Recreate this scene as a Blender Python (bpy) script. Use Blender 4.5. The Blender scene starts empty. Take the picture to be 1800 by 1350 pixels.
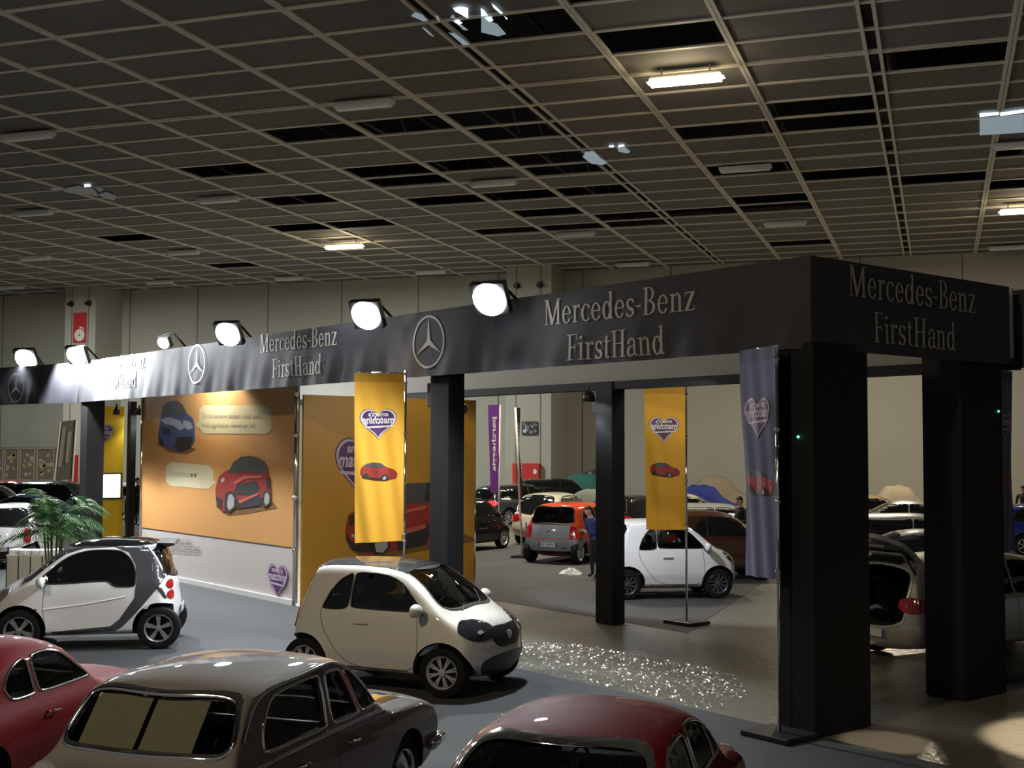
import bpy, bmesh, math, random
import numpy as np
from mathutils import Vector, Matrix
from mathutils.bvhtree import BVHTree

# ------------------------------------------------------------------ camera, world, sun-less hall light
FPX, PITCH, ROLL, YAW, EYE = 2179.3, .05175, .00421, .33255, 3.0
SC = bpy.context.scene
COL = SC.collection
_fw = Vector((-math.sin(YAW) * math.cos(PITCH), math.cos(YAW) * math.cos(PITCH), math.sin(PITCH)))
_r = Vector((math.cos(YAW), math.sin(YAW), 0))
_u = _r.cross(_fw)
_r2 = _r * math.cos(ROLL) + _u * math.sin(ROLL)
_u2 = -_r * math.sin(ROLL) + _u * math.cos(ROLL)
cam = bpy.data.objects.new('camera', bpy.data.cameras.new('camera'))
COL.objects.link(cam)
cam.matrix_world = Matrix(((_r2.x, _u2.x, -_fw.x, 0), (_r2.y, _u2.y, -_fw.y, 0), (_r2.z, _u2.z, -_fw.z, EYE), (0, 0, 0, 1)))
cam.data.sensor_width = 36
cam.data.lens = FPX / 1800 * 36
cam.data.clip_end = 300
SC.camera = cam
SC.view_settings.view_transform = 'Standard'
SC.view_settings.look = 'None'
SC.view_settings.gamma = 1
SC.view_settings.exposure = 0
SC.view_settings.use_curve_mapping = False
SC.cycles.max_bounces = 6
SC.cycles.diffuse_bounces = 3
SC.cycles.glossy_bounces = 3
SC.cycles.transparent_max_bounces = 12
SC.cycles.sample_clamp_indirect = 4
SC.cycles.use_denoising = True
SC.cycles.caustics_reflective = False
SC.cycles.caustics_refractive = False

W = bpy.data.worlds.new('world'); SC.world = W; W.use_nodes = True
W.node_tree.nodes['Background'].inputs[0].default_value = (.95, .97, 1, 1)
W.node_tree.nodes['Background'].inputs[1].default_value = .085

def ray(x, y):
    return _fw * FPX + _r2 * (x - 900) - _u2 * (y - 675)
def atz(x, y, z):
    d = ray(x, y); t = (z - EYE) / d.z
    return Vector((d.x * t, d.y * t, z))
def atplane(x, y, p, n):
    d = ray(x, y); o = Vector((0, 0, EYE))
    return o + d * ((Vector(p) - o).dot(n) / d.dot(n))
def atdepth(x, y, dep):
    return Vector((0, 0, EYE)) + ray(x, y) * (dep / FPX)

def area_lamp(name, loc, target, size, energy, color, size_y=None, spread=math.pi):
    l = bpy.data.lights.new(name, 'AREA'); l.energy = energy; l.color = color; l.size = size; l.spread = spread
    if size_y: l.shape = 'RECTANGLE'; l.size_y = size_y
    o = bpy.data.objects.new(name, l); COL.objects.link(o); o.location = loc
    o.rotation_euler = (Vector(target) - Vector(loc)).to_track_quat('-Z', 'Y').to_euler()
    return o
def spot_lamp(name, loc, target, ang, energy, color, rad=.1, blend=.3):
    l = bpy.data.lights.new(name, 'SPOT'); l.energy = energy; l.color = color; l.spot_size = math.radians(ang)
    l.shadow_soft_size = rad; l.spot_blend = blend
    o = bpy.data.objects.new(name, l); COL.objects.link(o); o.location = loc
    o.rotation_euler = (Vector(target) - Vector(loc)).to_track_quat('-Z', 'Y').to_euler()
    return o
# hall lamps behind and beside the camera, then added fills farther in
WARM = (1, .80, .52)
area_lamp('hall_lamp_and_fill', (-9, -3, 12), (-9, 14, 0), .9, 900, WARM)
area_lamp('hall_lamp_and_fill', (3.5, 1.0, 12), (1, 12, 0), .9, 25, WARM)
area_lamp('hall_lamp_and_fill', (-2, 50, 11.8), (-2, 50.1, 0), 1.5, 1900, (1, .86, .64))  # added fill on the back wall, no fixture here
area_lamp('hall_lamp_and_fill', (-27, 50, 11.8), (-27, 50.1, 0), 1.5, 2700, (.93, .96, .90))  # added fill to raise the upper back wall
area_lamp('hall_lamp_and_fill', (-11, 33, 12.0), (-11, 33.1, 0), 2.0, 1300, (1, .90, .74), spread=2.4)  # added fill over the area behind the stand
area_lamp('hall_lamp_and_fill', (-45, 50, 11.8), (-45, 50.1, 0), 2.0, 2100, (.95, .95, .88))  # added fill for the left of the back wall

# ------------------------------------------------------------------ materials
def mat(name, col, rough=.6, metal=0, coat=0, noise=0, nscale=8, bump=0, bscale=40, emit=None, estr=0, spec=.5, coat_rough=.04):
    m = bpy.data.materials.new(name); m.use_nodes = True; nt = m.node_tree
    b = nt.nodes['Principled BSDF']
    c = tuple(col) + (1,)
    b.inputs['Base Color'].default_value = c; b.inputs['Roughness'].default_value = rough
    b.inputs['Metallic'].default_value = metal
    b.inputs['Coat Weight'].default_value = coat; b.inputs['Coat Roughness'].default_value = coat_rough
    b.inputs['Specular IOR Level'].default_value = spec
    if emit: b.inputs['Emission Color'].default_value = tuple(emit) + (1,); b.inputs['Emission Strength'].default_value = estr
    tc = nt.nodes.new('ShaderNodeTexCoord')
    if noise:
        n = nt.nodes.new('ShaderNodeTexNoise'); n.inputs['Scale'].default_value = nscale; n.inputs['Detail'].default_value = 5
        nt.links.new(tc.outputs['Object'], n.inputs['Vector'])
        mx = nt.nodes.new('ShaderNodeMixRGB'); mx.blend_type = 'MIX'
        mx.inputs[1].default_value = tuple(max(0, v * (1 - noise)) for v in col) + (1,)
        mx.inputs[2].default_value = tuple(min(1, v * (1 + noise)) for v in col) + (1,)
        nt.links.new(n.outputs['Fac'], mx.inputs[0]); nt.links.new(mx.outputs[0], b.inputs['Base Color'])
    if bump:
        n = nt.nodes.new('ShaderNodeTexNoise'); n.inputs['Scale'].default_value = bscale; n.inputs['Detail'].default_value = 3
        nt.links.new(tc.outputs['Object'], n.inputs['Vector'])
        bm_ = nt.nodes.new('ShaderNodeBump'); bm_.inputs['Strength'].default_value = bump; bm_.inputs['Distance'].default_value = .02
        nt.links.new(n.outputs['Fac'], bm_.inputs['Height']); nt.links.new(bm_.outputs[0], b.inputs['Normal'])
    return m
def glass_mat(name, tint=(.3, .33, .33), ref=.12):
    m = bpy.data.materials.new(name); m.use_nodes = True; nt = m.node_tree
    for n in list(nt.nodes): nt.nodes.remove(n)
    o = nt.nodes.new('ShaderNodeOutputMaterial'); t = nt.nodes.new('ShaderNodeBsdfTransparent'); g = nt.nodes.new('ShaderNodeBsdfGlossy')
    t.inputs[0].default_value = tuple(tint) + (1,); g.inputs['Roughness'].default_value = .02
    f = nt.nodes.new('ShaderNodeFresnel'); f.inputs[0].default_value = 1.5
    a = nt.nodes.new('ShaderNodeMath'); a.operation = 'MULTIPLY_ADD'; a.inputs[1].default_value = 1.1; a.inputs[2].default_value = ref * .3
    nt.links.new(f.outputs[0], a.inputs[0])
    mx = nt.nodes.new('ShaderNodeMixShader'); nt.links.new(a.outputs[0], mx.inputs[0])
    nt.links.new(t.outputs[0], mx.inputs[1]); nt.links.new(g.outputs[0], mx.inputs[2]); nt.links.new(mx.outputs[0], o.inputs[0])
    return m
def paint(name, col, metal=0., rough=.6):
    return mat(name, col, rough=rough, metal=metal, coat=1, coat_rough=.02, spec=.06)
M = {}
M['white'] = paint('white_paint', (.78, .78, .80))
M['silver'] = paint('silver_paint', (.66, .64, .58), .15, .5)
M['tridion'] = paint('grey_paint', (.075, .078, .09), .3, .35)
M['sedan'] = paint('grey_beige_paint', (.215, .198, .186), .0, .6)
M['red'] = paint('red_paint', (.21, .003, .007))
M['darkred'] = paint('dark_red_paint', (.14, .002, .005))
for k_ in ('red', 'darkred'): M[k_].node_tree.nodes['Principled BSDF'].inputs['Coat Weight'].default_value = .4
M['orange'] = paint('orange_paint', (.62, .07, .015))
M['steelblue'] = paint('steel_grey_paint', (.22, .24, .27), .3, .45)
M['black'] = paint('black_paint', (.008, .008, .009))
M['darkgrey'] = paint('dark_grey_paint', (.06, .062, .07), .4, .35)
M['brown'] = paint('brown_paint', (.07, .03, .014), .3, .35)
M['blue'] = paint('blue_paint', (.01, .03, .18))
M['tan'] = paint('tan_paint', (.42, .27, .10))
M['lsilver'] = paint('light_silver_paint', (.50, .49, .46), .4, .3)
M['cream'] = paint('cream_paint', (.62, .58, .46))
M['greenteal'] = mat('teal_cover', (.02, .13, .10), .8, bump=.5, bscale=6)
M['bluecover'] = mat('blue_cover', (.012, .025, .20), .8, bump=.5, bscale=6)
M['tancover'] = mat('tan_cover', (.30, .25, .18), .85, bump=.5, bscale=6)
M['rubber'] = mat('tyre_rubber', (.006, .006, .0065), .8, spec=.3)
M['plastic'] = mat('black_plastic', (.012, .012, .013), .45)
M['interior'] = mat('cabin_lining', (.02, .02, .021), .8)
M['seat'] = mat('seat_fabric', (.035, .035, .037), .85)
M['seatred'] = mat('dark_red_seat_leather', (.10, .012, .012), .5)
M['alloy'] = mat('alloy', (.62, .62, .64), .35, .6)
M['darkalloy'] = mat('dark_alloy', (.13, .13, .14), .35, .6); M['midalloy'] = mat('grey_alloy', (.36, .36, .38), .35, .6)
M['chrome'] = mat('chrome', (.85, .84, .80), .08, 1)
M['glass'] = glass_mat('tinted_window_glass', (.45, .49, .49))
M['dglass'] = glass_mat('dark_window_glass', (.06, .065, .07))
M['cglass'] = glass_mat('clear_window_glass', (.62, .66, .64))
M['oglass'] = mat('dark_glossy_window_glass', (.008, .009, .010), .04, coat=1, coat_rough=.02)
M['lens'] = mat('headlamp_lens', (.02, .022, .025), .06, coat=1)
M['clear'] = mat('clear_lamp_lens', (.55, .56, .58), .1, .5, coat=1)
M['redlens'] = mat('red_lamp_lens', (.42, .006, .012), .12, coat=1)
M['brightred'] = mat('lit_red_lamp_lens', (.6, .01, .02), .2, coat=1, emit=(1, .05, .06), estr=1.5)
M['platew'] = mat('number_plate_white', (.7, .7, .7), .4)
M['plateb'] = mat('number_plate_blue', (.02, .05, .35), .4)
M['print_black'] = mat('black_print', (.015, .015, .015), .6)
M['sunshade'] = mat('beige_sunshade', (.40, .37, .25), .9)
M['skin'] = mat('skin', (.55, .30, .22), .55)
M['hair'] = mat('dark_hair', (.015, .010, .008), .6)
M['cloth_black'] = mat('black_cloth', (.010, .010, .012), .85)
M['cloth_blue'] = mat('blue_cloth', (.03, .05, .16), .85)
M['paper'] = mat('white_paper', (.75, .75, .73), .7)

# ------------------------------------------------------------------ object helpers
def link_mesh(name, verts, faces, m=None, parent=None, smooth=True, mats=None, fm=None):
    me = bpy.data.meshes.new(name); me.from_pydata([tuple(v) for v in verts], [], faces)
    for q in (mats or ([m] if m else [])): me.materials.append(q)
    if fm is not None: me.polygons.foreach_set('material_index', fm)
    if smooth: me.polygons.foreach_set('use_smooth', [True] * len(me.polygons))
    me.update()
    o = bpy.data.objects.new(name, me); COL.objects.link(o)
    if parent: o.parent = parent
    return o
def link_bm(name, bm, m, parent=None, smooth=False, bevel=0):
    if bevel:
        bmesh.ops.bevel(bm, geom=[e for e in bm.edges], offset=bevel, segments=2, affect='EDGES', profile=.5)
    bmesh.ops.recalc_face_normals(bm, faces=bm.faces)
    me = bpy.data.meshes.new(name); bm.to_mesh(me); bm.free()
    for q in (m if isinstance(m, (list, tuple)) else [m]): me.materials.append(q)
    if smooth: me.polygons.foreach_set('use_smooth', [True] * len(me.polygons))
    o = bpy.data.objects.new(name, me); COL.objects.link(o)
    if parent: o.parent = parent
    return o
def add_box(bm, c, s, rot=None):
    mt = Matrix.Translation(c) @ (rot.to_4x4() if rot is not None else Matrix.Identity(4)) @ Matrix.Diagonal((s[0], s[1], s[2], 1))
    return bmesh.ops.create_cube(bm, size=1, matrix=mt)['verts']
def add_frame_box(bm, o, e1, e2, e3):
    # box from a corner and three edge vectors
    o, e1, e2, e3 = map(Vector, (o, e1, e2, e3))
    v = [bm.verts.new(o + e1 * a + e2 * b + e3 * c) for c in (0, 1) for b in (0, 1) for a in (0, 1)]
    for f in ((0, 1, 3, 2), (4, 6, 7, 5), (0, 4, 5, 1), (2, 3, 7, 6), (0, 2, 6, 4), (1, 5, 7, 3)): bm.faces.new([v[i] for i in f])
def add_tube(bm, pts, r, seg=8, caps=True):
    pts = [Vector(p) for p in pts]; rings = []
    for i, p in enumerate(pts):
        t = (pts[min(i + 1, len(pts) - 1)] - pts[max(i - 1, 0)]).normalized()
        a = t.orthogonal().normalized() if i == 0 else (a - t * a.dot(t)).normalized()
        b = t.cross(a); rr = r[i] if isinstance(r, (list, tuple)) else r
        rings.append([bm.verts.new(p + a * math.cos(2 * math.pi * k / seg) * rr + b * math.sin(2 * math.pi * k / seg) * rr) for k in range(seg)])
    for q in range(len(rings) - 1):
        for k in range(seg): bm.faces.new((rings[q][k], rings[q][(k + 1) % seg], rings[q + 1][(k + 1) % seg], rings[q + 1][k]))
    if caps:
        bm.faces.new(rings[0][::-1]); bm.faces.new(rings[-1])
def add_lathe(bm, prof, axis='Z', seg=24, c=(0, 0, 0), cap=True):
    rings = []
    for r, h in prof:
        ring = []
        for k in range(seg):
            a = 2 * math.pi * k / seg; x, y = r * math.cos(a), r * math.sin(a)
            p = (x, y, h) if axis == 'Z' else ((x, h, y) if axis == 'Y' else (h, x, y))
            ring.append(bm.verts.new((p[0] + c[0], p[1] + c[1], p[2] + c[2])))
        rings.append(ring)
    for q in range(len(rings) - 1):
        for k in range(seg):
            bm.faces.new((rings[q][k], rings[q][(k + 1) % seg], rings[q + 1][(k + 1) % seg], rings[q + 1][k]))
    for ring, rr in ((rings[0], prof[0][0]), (rings[-1], prof[-1][0])):
        if rr > 1e-4 and cap: bm.faces.new(ring)
def empty(name, loc=(0, 0, 0), rz=0):
    o = bpy.data.objects.new(name, None); COL.objects.link(o); o.location = loc; o.rotation_euler = (0, 0, rz); o.empty_display_size = .2
    return o
def tag(o, label, cat, group=None, kind=None):
    if label: o['label'] = label
    if cat: o['category'] = cat
    if group: o['group'] = group
    if kind: o['kind'] = kind
    return o
def structure(o):
    o['kind'] = 'structure'; return o
def kids(o): return [c for c in bpy.data.objects if c.parent == o]
def copy_tree(o, parent=None):
    c = o.copy(); COL.objects.link(c); c.parent = parent
    for ch in kids(o): copy_tree(ch, c)
    return c
def smoothstep(t):
    t = np.clip(t, 0, 1); return t * t * (3 - 2 * t)

# ---- polygons laid on a mapped surface: subdivided in (a, b) and pushed through fn(a, b) -> 3D
def poly_bm(polys, step=.2):
    bm = bmesh.new()
    for pl in polys:
        vs = [bm.verts.new((p[0], p[1], 0)) for p in pl]
        try: bm.faces.new(vs)
        except ValueError: pass
    bmesh.ops.triangulate(bm, faces=bm.faces)
    if step:
        xs = [v.co.x for v in bm.verts]; ys = [v.co.y for v in bm.verts]
        for ax, lo, hi in ((0, min(xs), max(xs)), (1, min(ys), max(ys))):
            k = math.floor(lo / step) * step + step * .37
            while k < hi:
                if k > lo:
                    co = (k, 0, 0) if ax == 0 else (0, k, 0); no = (1, 0, 0) if ax == 0 else (0, 1, 0)
                    bmesh.ops.bisect_plane(bm, geom=list(bm.verts) + list(bm.edges) + list(bm.faces), plane_co=co, plane_no=no, dist=1e-5)
                k += step
    return bm
def prints(name, polys, fn, m, parent, step=.2):
    bm = poly_bm(polys, step)
    for v in bm.verts: v.co = fn(v.co.x, v.co.y)
    me = bpy.data.meshes.new(name); bm.to_mesh(me); bm.free(); me.materials.append(m)
    o = bpy.data.objects.new(name, me); COL.objects.link(o); o.parent = parent
    return o

# ---- condensed serif capitals and small letters for the fascia, drawn as polygons
def _rect(x0, y0, x1, y1): return [(x0, y0), (x1, y0), (x1, y1), (x0, y1)]
def _arc(cx, cy, rx, ry, ix, iy, a0, a1, n=14, dx=0):
    o = []; i = []
    for k in range(n + 1):
        a = math.radians(a0 + (a1 - a0) * k / n)
        o.append((cx + rx * math.cos(a), cy + ry * math.sin(a))); i.append((cx + dx + ix * math.cos(a), cy + iy * math.sin(a)))
    return [[o[k], o[k + 1], i[k + 1], i[k]] for k in range(n)]
S, T, H = .105, .045, .035
def _ser(x0, x1, y): return _rect(x0, y, x1, y + H)
def G_e(): return _arc(.24, .33, .22, .345, .125, .295, 5, 330, 18) + [_rect(.13, .34, .455, .38)], .50
def G_r(): return [_rect(.09, 0, .19, .64), _ser(.01, .28, 0), [(.01, .60), (.01, .635), (.19, .67), (.19, .60)]] + _arc(.32, .50, .14, .17, .09, .10, 60, 170, 8) + [_rect(.31, .54, .39, .66)], .42
def G_c(): return _arc(.25, .33, .23, .345, .13, .295, 50, 320, 16) + [_rect(.34, .50, .43, .60)], .46
def G_d(): return _arc(.23, .33, .21, .345, .10, .295, 20, 340, 18) + [_rect(.36, 0, .46, 1.0), [(.29, .97), (.29, 1.0), (.46, 1.04), (.46, .97)], [(.46, 0), (.54, .02), (.54, .05), (.46, .06)]], .57
def G_s(): return _arc(.21, .49, .18, .185, .085, .135, 20, 265, 14) + _arc(.21, .17, .19, .185, .09, .135, -160, 85, 14) + [[(.10, .40), (.20, .33), (.37, .22), (.30, .18), (.20, .24), (.05, .36)], _rect(.34, .48, .375, .66), _rect(.03, .0, .065, .18)], .43
def G_M(): return [_rect(.07, 0, .12, .95), _rect(.66, 0, .77, .95), [(.07, 1.0), (.20, 1.0), (.42, .20), (.38, 0), (.33, 0)], [(.42, .20), (.66, 1.0), (.77, 1.0), (.42, 0), (.38, 0)], _ser(0, .2, 0), _ser(.57, .86, 0), _ser(.0, .20, .965), _ser(.66, .86, .965)], .90
def G_hy(): return [_rect(.04, .32, .26, .38)], .31
def G_B(): return [_rect(.09, 0, .20, 1), _ser(0, .30, 0), _ser(0, .30, .965)] + _arc(.27, .75, .22, .25, .12, .215, -90, 90, 14) + _arc(.27, .26, .27, .26, .15, .22, -90, 90, 14) + [_rect(.2, .965, .28, 1), _rect(.2, .50, .28, .535), _rect(.2, 0, .28, .035)], .60
def G_n(): return [_rect(.08, 0, .18, .64), _ser(.0, .26, 0), [(.0, .60), (.0, .635), (.18, .67), (.18, .60)], _rect(.37, 0, .47, .48), _ser(.29, .55, 0)] + _arc(.32, .47, .15, .20, .05, .15, 0, 150, 10), .58
def G_z(): return [_rect(.03, .615, .43, .66), _rect(.02, 0, .43, .045), [(.30, .63), (.43, .63), (.15, .03), (.02, .03)], _rect(.03, .50, .06, .66), _rect(.40, 0, .43, .17)], .46
def G_F(): return [_rect(.09, 0, .20, 1), _ser(0, .30, 0), _rect(0, .965, .50, 1), _rect(.2, .48, .40, .52), _rect(.47, .80, .50, 1), _rect(.38, .40, .41, .60)], .54
def G_i(): return [_rect(.08, 0, .18, .64), _ser(.0, .26, 0), [(.0, .60), (.0, .635), (.18, .67), (.18, .60)]] + _arc(.13, .86, .07, .07, 0, 0, 0, 360, 12), .28
def G_t(): return [_rect(.10, .10, .20, .80), _rect(.01, .61, .34, .65), [(.10, .80), (.20, .86), (.20, .78)]] + _arc(.22, .14, .12, .15, .04, .10, 180, 320, 8), .36
def G_H(): return [_rect(.09, 0, .20, 1), _ser(0, .29, 0), _ser(0, .29, .965), _rect(.48, 0, .59, 1), _ser(.39, .68, 0), _ser(.39, .68, .965), _rect(.2, .49, .48, .53)], .71
def G_a(): return [_rect(.32, .06, .42, .48), [(.42, 0), (.50, .03), (.50, .06), (.42, .10), (.34, .05)]] + _arc(.25, .48, .17, .19, .08, .145, 0, 150, 10) + _arc(.20, .18, .17, .20, .07, .15, 75, 330, 12) + [[(.20, .33), (.32, .42), (.32, .36), (.20, .38)], _rect(.06, .46, .15, .56)], .50
GL = {'e': G_e, 'r': G_r, 'c': G_c, 'd': G_d, 's': G_s, 'M': G_M, '-': G_hy, 'B': G_B, 'n': G_n, 'z': G_z, 'F': G_F, 'i': G_i, 't': G_t, 'H': G_H, 'a': G_a}
def serif_text(s):
    out = []; x = 0
    for ch in s:
        pl, w = GL[ch]()
        for p in pl: out.append([(a + x, b) for a, b in p])
        x += w + .02
    return out, x
def fit(polys, x0, x1, y0, h):
    xs = [p[0] for q in polys for p in q]; k = (x1 - x0) / (max(xs) - min(xs)); m0 = min(xs)
    return [[(x0 + (a - m0) * k, y0 + b * h) for a, b in q] for q in polys]
# ---- plain lettering from Blender's built-in font, as polygons
def plain_text(s, shear=0, bold=.0):
    cu = bpy.data.curves.new('t', 'FONT'); cu.body = s; cu.shear = shear; cu.offset = bold; cu.resolution_u = 3
    o = bpy.data.objects.new('t', cu); COL.objects.link(o)
    dg = bpy.context.evaluated_depsgraph_get(); me = o.evaluated_get(dg).to_mesh()
    pl = [[(me.vertices[i].co.x, me.vertices[i].co.y) for i in p.vertices] for p in me.polygons]
    bpy.data.objects.remove(o); bpy.data.curves.remove(cu)
    return pl
def fit2(polys, x0, x1, y0, y1):
    xs = [p[0] for q in polys for p in q]; ys = [p[1] for q in polys for p in q]
    a0, a1, b0, b1 = min(xs), max(xs), min(ys), max(ys)
    return [[(x0 + (a - a0) / (a1 - a0) * (x1 - x0), y0 + (b - b0) / (b1 - b0) * (y1 - y0)) for a, b in q] for q in polys]
# ------------------------------------------------------------------ cars
def catmull(pts, n=10, closed=True):
    P = np.array([p[:2] for p in pts], float); out = []; N = len(P)
    for i in range(N if closed else N - 1):
        if closed: p0, p1, p2, p3 = P[(i - 1) % N], P[i], P[(i + 1) % N], P[(i + 2) % N]
        else: p0, p1, p2, p3 = P[max(i - 1, 0)], P[i], P[i + 1], P[min(i + 2, N - 1)]
        t0 = 0; t1 = max(np.linalg.norm(p1 - p0), 1e-6) ** .5; t2 = t1 + max(np.linalg.norm(p2 - p1), 1e-6) ** .5; t3 = t2 + max(np.linalg.norm(p3 - p2), 1e-6) ** .5
        for k in range(n):
            t = t1 + (t2 - t1) * k / n
            A1 = (t1 - t) / (t1 - t0) * p0 + (t - t0) / (t1 - t0) * p1 if t1 > t0 + 1e-3 else p1
            A2 = (t2 - t) / (t2 - t1) * p1 + (t - t1) / (t2 - t1) * p2
            A3 = (t3 - t) / (t3 - t2) * p2 + (t - t2) / (t3 - t2) * p3 if t3 > t2 + 1e-3 else p2
            B1 = (t2 - t) / (t2 - t0) * A1 + (t - t0) / (t2 - t0) * A2; B2 = (t3 - t) / (t3 - t1) * A2 + (t - t1) / (t3 - t1) * A3
            out.append((t2 - t) / (t2 - t1) * B1 + (t - t1) / (t2 - t1) * B2)
    if not closed: out.append(P[-1])
    return np.array(out)
def resample(P, step=None, n=None, closed=False):
    P = np.array(P, float)
    if closed: P = np.vstack([P, P[:1]])
    d = np.r_[0, np.cumsum(np.linalg.norm(np.diff(P, axis=0), axis=1))]
    if n is None: n = max(3, int(d[-1] / step) + 1)
    t = np.linspace(0, d[-1], n + (1 if closed else 0))
    o = np.stack([np.interp(t, d, P[:, k]) for k in range(P.shape[1])], 1)
    return o[:-1] if closed else o

class Shape: pass
def sharpen(poly, d=.045):
    out = []; n = len(poly)
    for i in range(n):
        p = Vector(poly[i]).to_2d(); a = Vector(poly[i - 1]).to_2d(); b = Vector(poly[(i + 1) % n]).to_2d()
        if (a - p).angle(b - p) < 2.45: out += [tuple(p + (a - p).normalized() * d), tuple(p + ((a - p).normalized() + (b - p).normalized()) * d * .22), tuple(p + (b - p).normalized() * d)]
        else: out.append(tuple(p))
    return out
def halfwidth(sp, x, z):
    x = np.asarray(x, float); z = np.asarray(z, float)
    zt = np.array([q[0] for q in sp['vert']]); wt = np.array([q[1] for q in sp['vert']])
    zz = np.linspace(0, 2.2, 221); ww = np.interp(zz, zt, wt)
    k = np.ones(9) / 9; wp = np.pad(ww, 4, 'edge'); ww = np.convolve(wp, k, 'valid')
    v = np.interp(z, zz, ww)
    x0, x1 = sp['x0'], sp['x1']; xm = (x0 + x1) / 2; h = (x1 - x0) / 2; t = (x - xm) / h
    pl = 1 - np.where(t > 0, sp.get('tf', .10), sp.get('tr', .08)) * np.abs(t) ** 2.6
    w = sp['W'] * v * pl
    for xw in (sp['wb'] / 2, -sp['wb'] / 2):
        w = w + sp.get('flare', .02) * np.exp(-(((x - xw) / .42) ** 2 + ((z - .42) / .30) ** 2))
    return w
def body_mesh(sp, ncol, m):
    P = catmull(sp['sil'], 10); x0, x1 = P[:, 0].min(), P[:, 0].max(); sp['x0'], sp['x1'] = x0, x1
    e = sp.get('cap', .22); xa, xb = x0 + e, x1 - e; zs = sp.get('zs', .52)
    # split in upper and lower curve
    i0, i1 = int(np.argmin(P[:, 0])), int(np.argmax(P[:, 0])); N = len(P)
    s1 = [P[(i0 + k) % N] for k in range(((i1 - i0) % N) + 1)]; s2 = [P[(i1 + k) % N] for k in range(((i0 - i1) % N) + 1)]
    s1, s2 = np.array(s1), np.array(s2)
    up, lo = (s1, s2[::-1]) if s1[:, 1].mean() > s2[:, 1].mean() else (s2[::-1], s1)
    xs = np.linspace(xa, xb, ncol)
    zu = np.interp(xs, up[:, 0], up[:, 1]); zl = np.interp(xs, lo[:, 0], lo[:, 1])
    nf = 14
    def cap(side):
        if side > 0:
            a = up[up[:, 0] > xb]; b = lo[lo[:, 0] > xb][::-1]; st = (xb, zu[-1]); en = (xb, zl[-1])
        else:
            a = up[up[:, 0] < xa][::-1]; b = lo[lo[:, 0] < xa]; st = (xa, zu[0]); en = (xa, zl[0])
        return resample(np.vstack([[st], a, b, [en]]), n=nf)
    lev = 1 - (np.linspace(0, 1, m + 1)) ** 1.9
    rays = []  # each: (center, silhouette point)
    ring = [((x, zs), (x, z)) for x, z in zip(xs, zu)]
    ring += [((xb, zs), tuple(p)) for p in cap(1)[1:-1]]
    ring += [((x, zs), (x, z)) for x, z in zip(xs[::-1], zl[::-1])]
    ring += [((xa, zs), tuple(p)) for p in cap(-1)[1:-1][::-1]]
    C = np.array([r[0] for r in ring]); Sx = np.array([r[1] for r in ring]); R = len(ring)
    G = C[None] + (Sx - C)[None] * lev[:, None, None]          # level, ring, 2
    loop = Sx; A = loop; B = np.roll(loop, -1, 0)
    q = G.reshape(-1, 2); D = np.full(len(q), 9.)
    AB = B - A; L2 = (AB ** 2).sum(1) + 1e-12
    for a, ab, l2 in zip(A, AB, L2):
        t = np.clip(((q - a) @ ab) / l2, 0, 1); D = np.minimum(D, np.linalg.norm(q - a - t[:, None] * ab, axis=1))
    dx = np.minimum(q[:, 0] - x0, x1 - q[:, 0])
    Re = sp.get('Re', .30); Rt = sp.get('Rt', .13)
    Rr = Rt + (Re - Rt) * smoothstep(1 - dx / sp.get('Rx', .55))
    u = np.clip(D / Rr, 0, 1); p = 2.15
    f = (1 - (1 - u) ** p) ** (1 / p)
    y = halfwidth(sp, q[:, 0], q[:, 1]) * f
    y = y.reshape(m + 1, R)
    bm = bmesh.new(); vid = {}
    def V(x, yy, z):
        k = (round(x, 4), round(yy, 4), round(z, 4))
        if k not in vid: vid[k] = bm.verts.new((x, yy, z))
        return vid[k]
    for sg in (1, -1):
        for j in range(m):
            for i in range(R):
                k = (i + 1) % R
                vs = [V(G[a, b, 0], sg * y[a, b] if a else 0, G[a, b, 1]) for a, b in ((j, i), (j, k), (j + 1, k), (j + 1, i))]
                u_ = []
                for v in vs:
                    if v not in u_: u_.append(v)
                if len(u_) >= 3:
                    try: bm.faces.new(u_ if sg > 0 else u_[::-1])
                    except ValueError: pass
    bmesh.ops.recalc_face_normals(bm, faces=bm.faces)
    return bm
def bvh_of(bm):
    return BVHTree.FromBMesh(bm)
def _plane(pts):
    c = sum(pts, Vector()) / len(pts); n = Vector()
    for i in range(len(pts)): n += (pts[i] - c).cross(pts[(i + 1) % len(pts)] - c)
    return c, n.normalized()
def shoot(bvh, p, n, far=.8):
    h = bvh.ray_cast(p + n * far, -n, far + .9)
    return h[0], h[1]
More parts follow.
